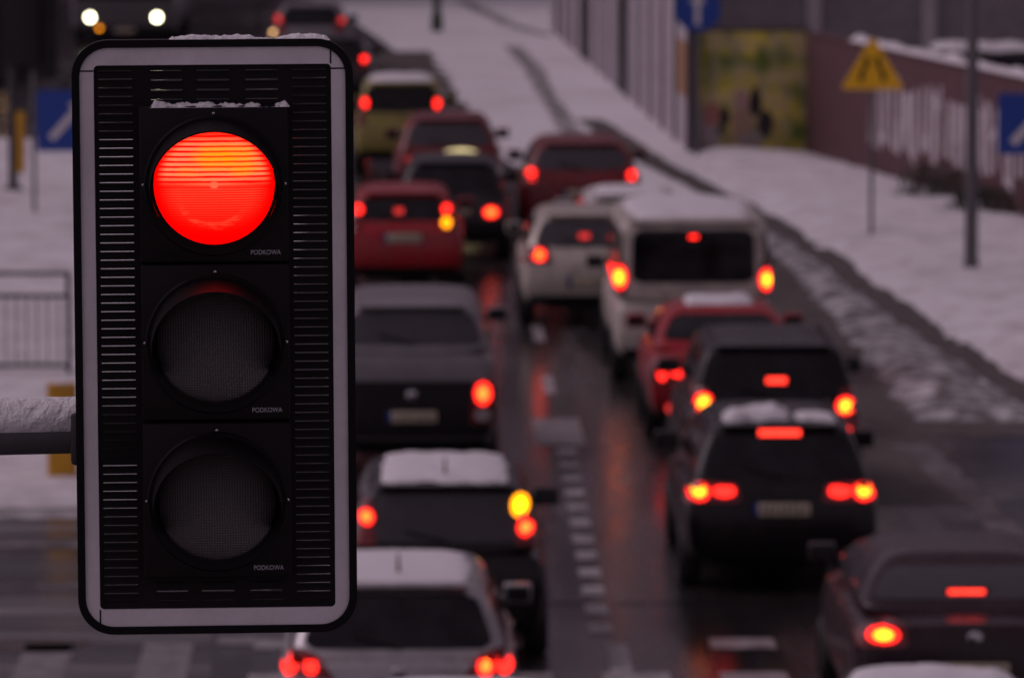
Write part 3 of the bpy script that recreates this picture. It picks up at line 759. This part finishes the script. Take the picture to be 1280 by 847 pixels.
def mural_mat():
    m, nt, out = new_mat('mural_paint')
    p = nd(nt, 'ShaderNodeBsdfPrincipled'); p.inputs['Roughness'].default_value = .75
    v = coords(nt); sp = nd(nt, 'ShaderNodeSeparateXYZ'); lk(nt, v, sp.inputs[0])
    n1 = tex_noise(nt, v, 1.6, 5, .6); n2 = tex_noise(nt, v, 2.7, 4, .5)
    c = mixc(nt, ramp(nt, n1, .40, .60), (.72, .60, .07), (.12, .18, .03))
    top = math_n(nt, 'MULTIPLY_ADD', sp.outputs[2], .5, -.55, clamp=True)
    c = mixc(nt, math_n(nt, 'MULTIPLY', ramp(nt, n2, .42, .58), .6), c, (.46, .38, .28))
    def blob(c, cx, cz, rx, rz, col, wob=.5):
        dx = math_n(nt, 'DIVIDE', math_n(nt, 'SUBTRACT', sp.outputs[0], cx), rx); dz = math_n(nt, 'DIVIDE', math_n(nt, 'SUBTRACT', sp.outputs[2], cz), rz)
        d = math_n(nt, 'ADD', math_n(nt, 'MULTIPLY', dx, dx), math_n(nt, 'MULTIPLY', dz, dz))
        d = math_n(nt, 'ADD', d, math_n(nt, 'MULTIPLY_ADD', n2, wob*2, -wob))
        return mixc(nt, ramp(nt, d, .75, 1.0, (1, 1, 1, 1), (0, 0, 0, 1)), c, col)
    for b in ((.30, .30, .28, .45, (.36, .30, .31)), (.42, .68, .17, .24, (.40, .17, .14)), (.66, .62, .10, .20, (.02, .02, .02)), (.62, .38, .12, .12, (.04, .06, .05)),
              (.98, .52, .20, .55, (.36, .24, .17)), (.95, .95, .15, .22, (.42, .27, .24)), (1.22, .88, .13, .30, (.022, .018, .018)), (1.40, .50, .16, .26, (.03, .02, .025)), (1.15, .22, .25, .14, (.30, .26, .25)),
              (1.62, .25, .12, .35, (.40, .34, .10)), (.70, .25, .10, .2, (.30, .26, .09))):
        c = blob(c, *b)
    lk(nt, c, p.inputs['Base Color']); lk(nt, p.outputs[0], out.inputs[0]); return m
M['mural'] = mural_mat()
w = thing('mural_wall', 'low wall painted with a yellow green mural of blurry figures', 'wall', (4.98, 109.35, 0))
MB().box(0, 2.2, 0, .2, -.1, 2.2).build('wall', M['mural'], w, bev=.01)
MB().box(-.02, 2.22, -.03, .23, 2.203, 2.26).build('coping', M['post'], w, bev=.01)

w = thing('panel_fence', 'tall fence of pale upright panels between dark posts along the far pavement', 'fence')
fa, fb = Vector((5.02, 109.2)), Vector((3.45, 152.0)); dd = fb-fa; LF = dd.length; m = Matrix.Translation((fa.x, fa.y, 0)) @ Matrix.Rotation(math.atan2(dd.y, dd.x), 4, 'Z')
n = 14
for i in range(n):
    a, b = LF*i/n, LF*(i+1)/n
    hgt = 2.9
    MB().box(a+.1, b-.1, -.04, .04, -.1, hgt if i else 2.3, m).build('panel', M['panel'] if i not in (5, 9) else M['post'], w, bev=.01)
    MB().box(a-.09, a+.09, -.10, .09, -.1, hgt+.1, m).build('post', M['green_post'] if i == 1 else M['post'], w, bev=.01)
o = MB().box(.4, 2.6, .042, .055, .95, 1.95, m).build('painted_board', M['orange_wood'], w)

# ------------------------------------------------------------------ street furniture
M['steel'] = simple('grey_steel', (.13, .125, .13), .5, .4, var=.25, nscale=8)
M['dark_steel'] = simple('dark_steel', (.045, .042, .045), .5, .3, var=.25, nscale=8)
M['sign_blue'] = simple('sign_blue', (.006, .05, .30), .45, var=.15)
M['sign_white'] = simple('sign_white', (.62, .6, .6), .45)
M['sign_yellow'] = simple('sign_yellow', (1., .54, .006), .4, var=.1)
M['yellow_plastic'] = simple('yellow_plastic', (.58, .30, .01), .5, dirt=.3)
M['green_leaf'] = simple('evergreen_leaf', (.022, .035, .018), .6, var=.4)

def pole_sign(name, label, X, Y, h, r=.032, px=0):
    root = thing(name, label, 'sign', (X, Y, 0), 0, 'road signs on poles')
    MB().tube([(px, 0, -.1), (px, 0, h)], r, 12).build('pole', M['steel'], root, True)
    return root
# yellow warning triangle: road narrows
t = pole_sign('warning_sign', 'yellow triangular warning sign with two black strokes on a thin pole', 6.9, 90.6, 3.0)
tri = rpoly([(-.49, 2.30), (.49, 2.30), (0, 3.12)], .09, 5)
pl = MB().prism(tri, -.055, -.040).build('sign_plate', M['sign_yellow'], t)
for s in (-1, 1):
    st = [(s*.17, 2.42), (s*.165, 2.55), (s*.09, 2.66), (s*.085, 2.80)]
    mb = MB()
    for i in range(3):
        (x0, z0), (x1, z1) = st[i], st[i+1]
        mb.add([(x0-.034, -.059, z0), (x0+.034, -.059, z0), (x1+.034, -.059, z1), (x1-.034, -.059, z1), (x0-.034, -.054, z0), (x0+.034, -.054, z0), (x1+.034, -.054, z1), (x1-.034, -.054, z1)],
               [(0,1,2,3),(0,4,5,1),(1,5,6,2),(2,6,7,3),(3,7,4,0)])
    mb.build('symbol', M['dark_hole'], pl)
# blue disc with white upright arrow
t = pole_sign('mandatory_sign', 'round blue sign with white upright arrow in front of the mural wall', 5.08, 108.3, 3.1, .04)
pl = MB().prism(circle(0, 2.66, .42, n=36), -.06, -.045).build('sign_plate', M['sign_blue'], t)
MB().prism([(-.05, 2.36), (.05, 2.36), (.05, 2.76), (.15, 2.74), (0, 2.97), (-.15, 2.74), (-.05, 2.76)], -.064, -.058).build('symbol', M['sign_white'], pl)
def diag(root, x0, x1, z0, z1, rev=False, parent=None):
    pl = MB().prism(rrect(x0, x1, z0, z1, .05, 4), -.06, -.045).build('sign_plate', M['sign_blue'], root)
    cx, cz = (x0+x1)/2, (z0+z1)/2; L = (x1-x0)*.40
    mm = Matrix.Translation((cx, 0, cz)) @ Matrix.Rotation(R(-48), 4, 'Y')
    mb = MB(); mb.box(-L, L*.7, -.064, -.058, -.06, .06, mm)
    mb.add([mm @ Vector(p) for p in ((L*.55, -.0645, -.17), (L*1.25, -.0645, 0), (L*.55, -.0645, .17), (L*.55, -.0605, -.17), (L*1.25, -.0605, 0), (L*.55, -.0605, .17))], [(0,1,2),(3,5,4),(0,3,4,1),(1,4,5,2),(2,5,3,0)])
    mb.build('symbol', M['sign_white'], pl)
t = pole_sign('direction_sign', 'square blue sign with white slanted arrow left of the traffic light', -6.03, 94.6, 2.35)
diag(t, .05, 1.0, 1.09, 2.05)
t = pole_sign('direction_sign', 'square blue sign with white slanted arrow at the right edge', 8.72, 84.0, 3.4)
diag(t, -.56, .36, 1.80, 2.66)
# tall lamp post
t = thing('street_lamp', 'tall grey street lamp post standing in the verge by the graffiti wall', 'street lamp', (7.88, 84.8, 0))
MB().tube([(0, 0, -.1), (0, 0, 1.3), (0, 0, 8.6)], [.098, .092, .06], 16).build('pole', M['steel'], t, True)
MB().tube([(0, 0, -.1), (0, 0, .20), (0, 0, .24)], [.115, .115, .10], 16).build('base', M['steel'], t, True)
MB().tube([(0, 0, 8.5), (-.4, 0, 9.0), (-1.5, 0, 9.2)], .045, 10).build('arm', M['dark_steel'], t, True)
MB().box(-2.1, -1.4, -.13, .13, 9.13, 9.29).build('lantern', M['steel'], t, bev=.04)
# thin far poles
t = thing('far_pole', 'thin dark pole standing in the snowy far street', 'pole', (.53, 151.0, 0))
MB().tube([(0, 0, -.1), (0, 0, 5.5)], .10, 12).build('shaft', M['green_post'], t, True)
MB().tube([(0, 0, -.1), (0, 0, .4)], .15, 12).build('base', M['green_post'], t, True)
# second signal seen from behind
t = thing('signal_mast', 'dark signal mast with black board seen from behind and a yellow push box', 'traffic light', (-6.66, 99.0, 0))
MB().tube([(0, 0, -.1), (0, 0, 4.2)], .075, 14).build('pole', M['dark_steel'], t, True)
MB().tube([(0, 0, -.1), (0, 0, .12), (0, 0, .22)], [.2, .19, .09], 14).build('base', M['dark_steel'], t, True)
MB().prism(rrect(-.42, .75, 1.95, 3.9, .09), .09, .12).build('backboard', M['trim'], t)
MB().box(-.12, .45, -.16, .085, 2.2, 3.7).build('housing', M['trim'], t, bev=.03)
MB().box(.06, .20, -.1, .06, .42, 1.42).build('push_box', M['yellow_plastic'], t, bev=.02)
# yellow island bollard
t = thing('island_bollard', 'yellow square bollard on the snowy island under the snowy arm', 'bollard', (-3.66, 61.6, 0))
MB().box(-.15, .15, -.12, .12, .05, 1.10).build('body', M['yellow_plastic'], t, bev=.03, segs=3)
MB().box(-.18, .18, -.15, .15, -.05, .10).build('base', M['trim'], t, bev=.02)
MB().box(-.09, .09, -.128, -.118, .45, .95).build('panel', M['yellow_plastic'], t, bev=.004)
cap_snow(t, Matrix.Identity(4), -.13, .13, -.1, .1, 1.10, .06, 5, step=.03)
# railing
t = thing('pedestrian_railing', 'grey pedestrian railing with upright bars on the snowy island', 'railing', (0, 71.3, 0))
x0, x1 = -9.4, -4.15
mb = MB()
for i in range(4): 
    x = x0+(x1-x0)*i/3; MB().tube([(x, 0, -.1), (x, 0, 1.34)], .032, 10).build('post', M['dark_steel'], t, True)
for z in (1.32, 1.05, .22): MB().tube([(x0, 0, z), (x1, 0, z)], .026, 10).build('rail', M['dark_steel'], t, True)
k = int((x1-x0)/.125)
for i in range(1, k): mb.tube([(x0+(x1-x0)*i/k, 0, .22), (x0+(x1-x0)*i/k, 0, 1.05)], .0125, 6)
mb.build('bars', M['dark_steel'], t)

# shrubs by the wall
def bush(name, label, X, Y, rx, ry, h, seed, n=900):
    rnd = random.Random(seed); root = thing(name, label, 'shrub', (X, Y, 0), 0, 'shrubs at the foot of the wall')
    mb = MB(); st = MB()
    for k in range(9):
        a = rnd.uniform(0, 6.28); st.tube([(0.05*math.cos(a), .05*math.sin(a), 0), (rx*.6*math.cos(a)*rnd.random(), ry*.6*math.sin(a)*rnd.random(), h*.8)], [.015, .006], 5)
    for k in range(n):
        while True:
            p = Vector((rnd.uniform(-1, 1), rnd.uniform(-1, 1), rnd.uniform(0, 1)))
            if p.x**2+p.y**2+(p.z*.9)**2 < 1+.35*noise.noise((p.x*3+seed, p.y*3, p.z*3)): break
        c = Vector((p.x*rx, p.y*ry, p.z*h+.05)); s = rnd.uniform(.03, .065)
        mm = Matrix.Translation(c) @ Matrix.Rotation(rnd.uniform(0, 6.3), 4, 'Z') @ Matrix.Rotation(rnd.uniform(-1.2, 1.2), 4, 'X')
        mb.add([mm @ Vector(q) for q in ((-s*.5, 0, 0), (0, s, 0), (s*.5, 0, 0), (0, -s, 0))], [(0, 1, 2, 3)])
    mb.build('foliage', M['green_leaf'], root); st.build('stems', M['post'], root)
bush('shrub', 'dark shrub at the foot of the graffiti wall under the middle letters', 8.55, 98.2, .75, .5, .55, 3)
bush('shrub', 'dark shrub at the foot of the graffiti wall nearer the street lamp', 9.0, 95.0, .6, .5, .45, 8)

# buildings
M['facade'] = simple('grey_facade', (.19, .17, .185), .8, var=.2, nscale=.8, dirt=.35, dirtcol=(.07, .06, .065))
M['facade_dark'] = simple('dark_facade', (.13, .115, .125), .8, var=.2, nscale=.8)
M['pale_trim'] = simple('pale_trim', (.34, .31, .33), .7, var=.2, nscale=2)
def block(name, label, X, Y, wdt, dep, hgt, mat, rz, nwin, floors):
    root = thing(name, label, 'building', (X, Y, 0), rz, 'buildings at the end of the street')
    MB().box(0, wdt, 0, dep, -.2, hgt).build('wall', mat, root, bev=.03)
    MB().box(-.3, wdt+.3, -.3, dep+.3, hgt+.003, hgt+.25).build('roof', M['post'], root, bev=.03)
    MB().box(-.04, wdt+.04, -.06, dep+.04, -.2, .35).build('plinth', M['facade_dark'], root, bev=.01)
    st = wdt/nwin
    for i in range(nwin+1):
        x = i*st; MB().box(x-.16, x+.16, -.14, .05, .353, hgt-.05).build('pilaster', M['pale_trim'], root, bev=.02)
    for f in range(floors):
        for i in range(nwin):
            x = i*st+st*.5; z = 2.3+f*3.0
            fr = MB().box(x-st*.30, x+st*.30, -.05, .02, z, z+1.6).build('window', M['pale_trim'], root, bev=.01)
            MB().box(x-st*.30+.08, x-.03, -.056, -.045, z+.08, z+1.52).build('pane', M['glass'], fr)
            MB().box(x+.03, x+st*.30-.08, -.056, -.045, z+.08, z+1.52).build('pane', M['glass'], fr)
            MB().box(x-st*.33, x+st*.33, -.12, .02, z-.08, z-.003).build('sill', M['pale_trim'], fr)
    return root
block('apartment_block', 'grey apartment block with pale pilasters behind the graffiti wall', 6.2, 131.0, 30, 12, 15.6, M['facade'], R(-4), 12, 4)
block('office_block', 'dark block at the upper left behind the oncoming bus', -34.5, 166.0, 30.5, 12, 18.6, M['facade_dark'], R(0), 10, 5)

block('reflection_blocker', 'long tall unseen block added to darken reflections of the low sky', -70, 262.0, 130, 14, 44, M['facade_dark'], 0, 20, 2)  # out of frame, added to darken sky reflections on car roofs and road
# ------------------------------------------------------------------ the traffic light in front
M['tl_black'] = simple('signal_black', (.0075, .0055, .007), .5, var=.3, nscale=30, spec=.16, bmp=.15, dirt=.5, dirtcol=(.016, .013, .014))
M['tl_rim'] = simple('board_rim', (.005, .004, .005), .5, var=.2, spec=.15)
M['tl_band'] = simple('reflective_band', (.70, .67, .70), .5, var=.10, nscale=40, bmp=.05, dirt=.35, dirtcol=(.40, .37, .38))
M['tl_text'] = simple('grey_print', (.42, .42, .46), .6)
def red_lens():
    m, nt, out = new_mat('lit_red_signal_lens')
    v = coords(nt); sp = nd(nt, 'ShaderNodeSeparateXYZ'); lk(nt, v, sp.inputs[0]); x, z = sp.outputs[0], sp.outputs[2]
    r = .146
    u = math_n(nt, 'DIVIDE', x, r); w_ = math_n(nt, 'DIVIDE', z, r)
    nz = tex_noise(nt, coords(nt, (18, 1, 60)), 1.0, 3); nz2 = tex_noise(nt, v, 14, 3)
    st = math_n(nt, 'MULTIPLY_ADD', math_n(nt, 'SINE', math_n(nt, 'MULTIPLY_ADD', nz, 1.6, math_n(nt, 'MULTIPLY', z, 2*math.pi/.0122))), .5, .5)
    st = ramp(nt, st, .16, .62)
    rad2 = math_n(nt, 'ADD', math_n(nt, 'MULTIPLY', u, u), math_n(nt, 'MULTIPLY', w_, w_))
    rad = math_n(nt, 'SQRT', rad2)
    def sm(val, a, b):
        n = nd(nt, 'ShaderNodeMapRange'); n.interpolation_type = 'SMOOTHSTEP'
        lk(nt, val, n.inputs[0]); n.inputs[1].default_value = a; n.inputs[2].default_value = b; return n.outputs[0]
    lo_edge = math_n(nt, 'MULTIPLY_ADD', math_n(nt, 'ABSOLUTE', u), .10, -.02)
    up = math_n(nt, 'MULTIPLY', sm(math_n(nt, 'SUBTRACT', w_, lo_edge), -.12, .16), sm(rad, .98, .80))
    up = math_n(nt, 'MULTIPLY', up, sm(w_, .92, .62))
    fine = math_n(nt, 'MULTIPLY_ADD', math_n(nt, 'SINE', math_n(nt, 'MULTIPLY', z, 2*math.pi/.0058)), .5, .5)
    du = math_n(nt, 'SUBTRACT', u, .0); arc_r = math_n(nt, 'SQRT', math_n(nt, 'ADD', math_n(nt, 'MULTIPLY', du, du), math_n(nt, 'POWER', math_n(nt, 'MULTIPLY_ADD', w_, 1.0, .06), 2)))
    arc = math_n(nt, 'MULTIPLY', sm(math_n(nt, 'ABSOLUTE', math_n(nt, 'SUBTRACT', arc_r, .62)), .10, .02), sm(w_, -.16, -.55))
    low = math_n(nt, 'MULTIPLY', sm(w_, .02, -.08), sm(rad, .99, .60))
    lowg = math_n(nt, 'MULTIPLY', math_n(nt, 'MULTIPLY', low, .28), fine)
    lowg = math_n(nt, 'MULTIPLY', lowg, sm(w_, -.95, -.02))
    arcg = math_n(nt, 'MULTIPLY', math_n(nt, 'MULTIPLY', math_n(nt, 'MULTIPLY', arc, ramp(nt, nz, .36, .62)), .30), math_n(nt, 'MULTIPLY_ADD', fine, .6, .4))
    spot = sm(math_n(nt, 'SQRT', math_n(nt, 'ADD', math_n(nt, 'MULTIPLY', u, u), math_n(nt, 'POWER', math_n(nt, 'MULTIPLY', w_, 1.2), 2))), .10, .04)
    pink = math_n(nt, 'MAXIMUM', math_n(nt, 'MULTIPLY', up, st), math_n(nt, 'MAXIMUM', arcg, lowg))
    pink = math_n(nt, 'MAXIMUM', pink, math_n(nt, 'MULTIPLY', spot, .6))
    c = mixc(nt, pink, (1, .0, .0), (1, .165, .07))
    def hot(cx, cz, rx, rz_):
        a = math_n(nt, 'POWER', math_n(nt, 'DIVIDE', math_n(nt, 'SUBTRACT', u, cx), rx), 2); b = math_n(nt, 'POWER', math_n(nt, 'DIVIDE', math_n(nt, 'SUBTRACT', w_, cz), rz_), 2)
        return sm(math_n(nt, 'ADD', math_n(nt, 'ADD', a, b), math_n(nt, 'MULTIPLY_ADD', nz2, 1.6, -.8)), 1.3, -.3)
    h = math_n(nt, 'MAXIMUM', hot(.18, .44, .62, .26), math_n(nt, 'MAXIMUM', hot(.48, .28, .36, .18), math_n(nt, 'MULTIPLY', hot(-.40, .24, .25, .12), .35)))
    c = mixc(nt, math_n(nt, 'MULTIPLY', math_n(nt, 'MULTIPLY', h, up), math_n(nt, 'MULTIPLY_ADD', st, .8, .2)), c, (1, .255, .0))
    e = nd(nt, 'ShaderNodeEmission'); e.inputs['Strength'].default_value = 1.75; lk(nt, c, e.inputs['Color'])
    lk(nt, e.outputs[0], out.inputs[0]); return m
def grey_lens():
    m, nt, out = new_mat('unlit_signal_lens')
    p = nd(nt, 'ShaderNodeBsdfPrincipled')
    v = coords(nt); sp = nd(nt, 'ShaderNodeSeparateXYZ'); lk(nt, v, sp.inputs[0])
    k = 2*math.pi/.0064
    gx = math_n(nt, 'SINE', math_n(nt, 'MULTIPLY', sp.outputs[0], k)); gz = math_n(nt, 'SINE', math_n(nt, 'MULTIPLY', sp.outputs[2], k))
    gr = math_n(nt, 'MULTIPLY_ADD', math_n(nt, 'MAXIMUM', gx, gz), .5, .5)
    lk(nt, mixc(nt, gr, (.008, .006, .0062), (.080, .067, .068)), p.inputs['Base Color'])
    p.inputs['Roughness'].default_value = .42; p.inputs['Specular IOR Level'].default_value = .8
    lk(nt, bump(nt, gr, .6, .002), p.inputs['Normal'])
    lk(nt, p.outputs[0], out.inputs[0]); return m
TLX, TLY, TLZ = -.489, 14.55, 6.445
tl = thing('traffic_light', 'black three lamp traffic light showing red, on a pale bordered backboard', 'traffic light', (TLX, TLY, TLZ), R(-1.9))
tl.rotation_euler = (0, R(-.3), R(2.0))
N = 10
ro = rrect(-.3425, .3395, -.7265, .7265, .088, N); bo = rrect(-.3235, .3205, -.7075, .7075, .070, N); bi = rrect(-.2895, .2865, -.6650, .6650, .012, N)
MB().ring(ro, bo, -.006, .034).build('rim', M['tl_rim'], tl, True, angle=50)
bd = MB().ring(bo, bi, 0, .03).build('reflective_border', M['tl_band'], tl, True, angle=50)
for (x0, x1, z0, z1) in ((-.3225, -.290, .650, .6535), (.286, .3195, .652, .6555), (.2835, .287, .6655, .7065), (-.2905, -.287, -.7065, -.6655)):
    MB().box(x0, x1, -.0015, .002, z0, z1).build('border_seam', M['tl_rim'], bd)
lv = MB(); x0p, x1p, z0p, z1p = -.289, .286, -.6645, .6645
T0, T1 = .008, .022
cl = (-.278, -.196); cr = (.192, .274)
for a, b in ((x0p, cl[0]), (cl[1], -.170), (.170, cr[0]), (cr[1], x1p)): lv.box(a, b, T0, T1, z0p, z1p)
pit = .02105; gap = .0027
def slats(xa, xb, za, zb, gap=gap):
    z = za; lv_ = []
    n = int(round((zb-za)/pit)); pp = (zb-za)/n
    for i in range(n):
        lv.box(xa, xb, T0, T1, za+i*pp+gap*.5, za+(i+1)*pp-gap*.5)
        # each slat keeps a thin lip turned outwards
        lv.box(xa, xb, T0-.004, T0-.0001, za+(i+1)*pp-gap*.5-.003, za+(i+1)*pp-gap*.5)
zt_, zb_ = .652, -.648
for c in (cl, cr):
    slats(c[0], c[1], zb_, zt_); lv.box(c[0], c[1], T0, T1, zt_, z1p); lv.box(c[0], c[1], T0, T1, z0p, zb_)
cols = ((-.151, -.075), (-.040, .039), (.078, .157))
for (za, zb) in ((.58, .652), (-.665+.018, -.60)):
    ed = [-.170]
    for a, b in cols:
        slats(a, b, za, zb, .0040); ed += [a, b]
    ed.append(.170)
    for i in range(0, len(ed), 2): lv.box(ed[i], ed[i+1], T0, T1, za, zb)
lv.box(-.170, .170, T0, T1, .652, z1p); lv.box(-.170, .170, T0, T1, z0p, -.647)
lv.box(-.170, .170, T0, T1, -.60, .58)
lv.build('louvre_panel', M['tl_black'], tl)
lens_mats = [red_lens(), grey_lens()]
for k, zc in enumerate((.377, -.008, -.395)):
    z0, z1 = zc-.190, zc+.190
    md = MB(); md.box(-.181, .181, -.030, .16, z0, z1)
    mod = md.build('signal_module', M['tl_black'], tl, bev=.006)
    MB().lathe([(.153, -.034), (.168, -.034), (.172, -.030), (.172, -.02)], 'y', 48, (0, 0, zc-.004)).build('lens_ring', M['tl_rim'], mod, True)
    # domed lens
    lm = MB(); prof = [(.1465*math.sin(a), -.032-.030*math.cos(a)) for a in [R(90)*q/10 for q in range(11)]]
    lm.lathe([(max(r, .0005), y) for r, y in prof], 'y', 56)
    lo = lm.build('lens', lens_mats[min(k, 1)], mod, True); lo.location = (0, 0, zc)
    lo['label'] = ('lit red lens', 'unlit smoky middle lens', 'unlit smoky bottom lens')[k]
    # visor: a hood open at the bottom, drooping a little
    vs = []; fs = []; nA = 40; nL = 6
    for th in (0, 1):
        for i in range(nA+1):
            a = R(-28 + 236*i/nA)
            for j in range(nL+1):
                t = j/nL; cut = 1 - .85*max(0, -math.sin(a))*1.6
                Ld = .245*(.30+.70*max(0, math.sin(a)+.47)/1.47)
                rr = (.1550 - .004*t) + (.004 if th else 0)
                vs.append((rr*math.cos(a), -.030-Ld*t, zc+.000+rr*math.sin(a)*.985-.006*t))
    st = nL+1; off = (nA+1)*st
    for i in range(nA):
        for j in range(nL):
            a, b, c, d = i*st+j, i*st+j+1, (i+1)*st+j+1, (i+1)*st+j
            fs += [(a, b, c, d), (off+a, off+d, off+c, off+b)]
        fs.append((i*st+nL, off+i*st+nL, off+(i+1)*st+nL, (i+1)*st+nL))
    for j in range(nL): fs += [(j, off+j, off+j+1, j+1), (nA*st+j, nA*st+j+1, off+nA*st+j+1, off+nA*st+j)]
    vb = MB(); vb.add(vs, fs); vb.build('visor', M['tl_rim'], mod, True, angle=50)
    for (sx, sz) in ((0, .172), (-.172, 0), (.172, 0)):
        MB().lathe([(.001, -.0385), (.0035, -.038), (.0045, -.033)], 'y', 10, (sx, 0, zc+sz)).build('screw', M['chrome'], mod, True)
    tm = text_mesh('PODKOWA', .0162); te = link('lettering', tm, M['tl_text'], mod); te.location = (.160, -.0312, zc-.172); te.scale = (.86, 1, 1)
# snow lying on it
I = Matrix.Identity(4)
cap_snow(tl, I, -.11, .285, -.006, .034, .726, .019, 4, step=.004, fr=11, base=.6)
cap_snow(tl, I, -.155, .185, -.030, .007, .567, .025, 11, step=.004, fr=19, base=.30)
# clamps behind
MB().box(-.36, -.10, .16, .26, -.33, -.20).build('clamp', M['dark_steel'], tl, bev=.01)

# mast arm carrying it, from the pole at the left
ma = thing('signal_gantry', 'grey steel arm with snow along its top carrying the traffic light', 'pole', (0, 0, 0))
ay = TLY + .22
az = 6.19
MB().tube([(-.30, ay, az+.012), (-1.2, ay+.01, az-.004), (-4.6, ay+.05, az-.06)], [.056, .060, .075], 20).build('arm', M['steel'], ma, True)
MB().tube([(-4.6, ay+.05, -.1), (-4.6, ay+.05, 6.6)], [.13, .10], 20).build('pole', M['dark_steel'], ma, True)
MB().tube([(-4.6, ay+.05, -.1), (-4.6, ay+.05, .25)], [.2, .18], 20).build('base', M['dark_steel'], ma, True)
vs = []; fs = []; nx, na = 260, 14
for i in range(nx+1):
    t = i/nx; x = -.66 - 3.8*t; zc = az+.008-.018*(-x-.3); rr = .057+.017*(-x-.3)/4.3
    for j in range(na+1):
        a = R(8+164*j/na); h = .026*(math.sin(a)**1.1)*(1+.4*noise.noise((x*5, j*.3, 2))+.16*noise.noise((x*25, j*.8, 4))) + .0025 - (.006 if j in (0, na) else 0)
        vs.append((x, ay+.005*t+(rr+h)*math.cos(a), zc+(rr+h)*math.sin(a)))
n = na+1
for i in range(nx):
    for j in range(na): fs.append((i*n+j, i*n+j+1, (i+1)*n+j+1, (i+1)*n+j))
me = bpy.data.meshes.new('snow_cover'); me.from_pydata(vs, [], fs); me.polygons.foreach_set('use_smooth', [True]*len(me.polygons)); link('snow_cover', me, M['snow_clean'], ma)

# ------------------------------------------------------------------ light, sky, camera
SUN_EL, SUN_AZ = 50, -82         # to the left of the street, veiled by cloud
wd = bpy.data.worlds.new('World'); S.world = wd; wd.use_nodes = True
nt = wd.node_tree; nt.nodes.clear()
out = nt.nodes.new('ShaderNodeOutputWorld'); bg = nt.nodes.new('ShaderNodeBackground')
sky = nt.nodes.new('ShaderNodeTexSky'); sky.sky_type = 'NISHITA'; sky.sun_disc = False
sky.sun_elevation = R(SUN_EL); sky.sun_rotation = R(SUN_AZ); sky.air_density = 1.0; sky.dust_density = 3.0; sky.ozone_density = 1.0
hs = nt.nodes.new('ShaderNodeHueSaturation'); hs.inputs['Saturation'].default_value = .12
lk(nt, sky.outputs[0], hs.inputs['Color'])
mx = nt.nodes.new('ShaderNodeMix'); mx.data_type = 'RGBA'; mx.blend_type = 'MULTIPLY'; mx.inputs[0].default_value = 1
lk(nt, hs.outputs[0], mx.inputs[6]); mx.inputs[7].default_value = (1.0, .755, .925, 1)
lk(nt, mx.outputs[2], bg.inputs['Color']); bg.inputs['Strength'].default_value = .075
lk(nt, bg.outputs[0], out.inputs[0])
sl = bpy.data.lights.new('sun', 'SUN'); sl.energy = .35; sl.angle = R(25); sl.color = (1, .86, .88)
so = bpy.data.objects.new('sun', sl); COL.objects.link(so)
az_ = R(SUN_AZ); d = Vector((math.sin(az_)*math.cos(R(SUN_EL)), math.cos(az_)*math.cos(R(SUN_EL)), math.sin(R(SUN_EL))))
so.rotation_euler = d.to_track_quat('Z', 'Y').to_euler()

cam = bpy.data.cameras.new('camera'); co = bpy.data.objects.new('camera', cam); COL.objects.link(co); S.camera = co
cam.sensor_width = 36; cam.lens = 7500/1280*36; cam.clip_start = .5; cam.clip_end = 3000
co.location = (0, 0, 7.957); co.rotation_euler = (R(90-5.949), 0, R(-.917))
cam.dof.use_dof = True; cam.dof.focus_distance = 7500/492; cam.dof.aperture_fstop = .2109/.0345; cam.dof.aperture_blades = 0

S.view_settings.view_transform = 'Standard'; S.view_settings.look = 'None'
S.view_settings.exposure = -.17; S.view_settings.gamma = 1; S.view_settings.use_curve_mapping = False
S.cycles.use_denoising = True
S.cycles.max_bounces = 6; S.cycles.sample_clamp_indirect = 4.0
S.cycles.filter_width = 1.5
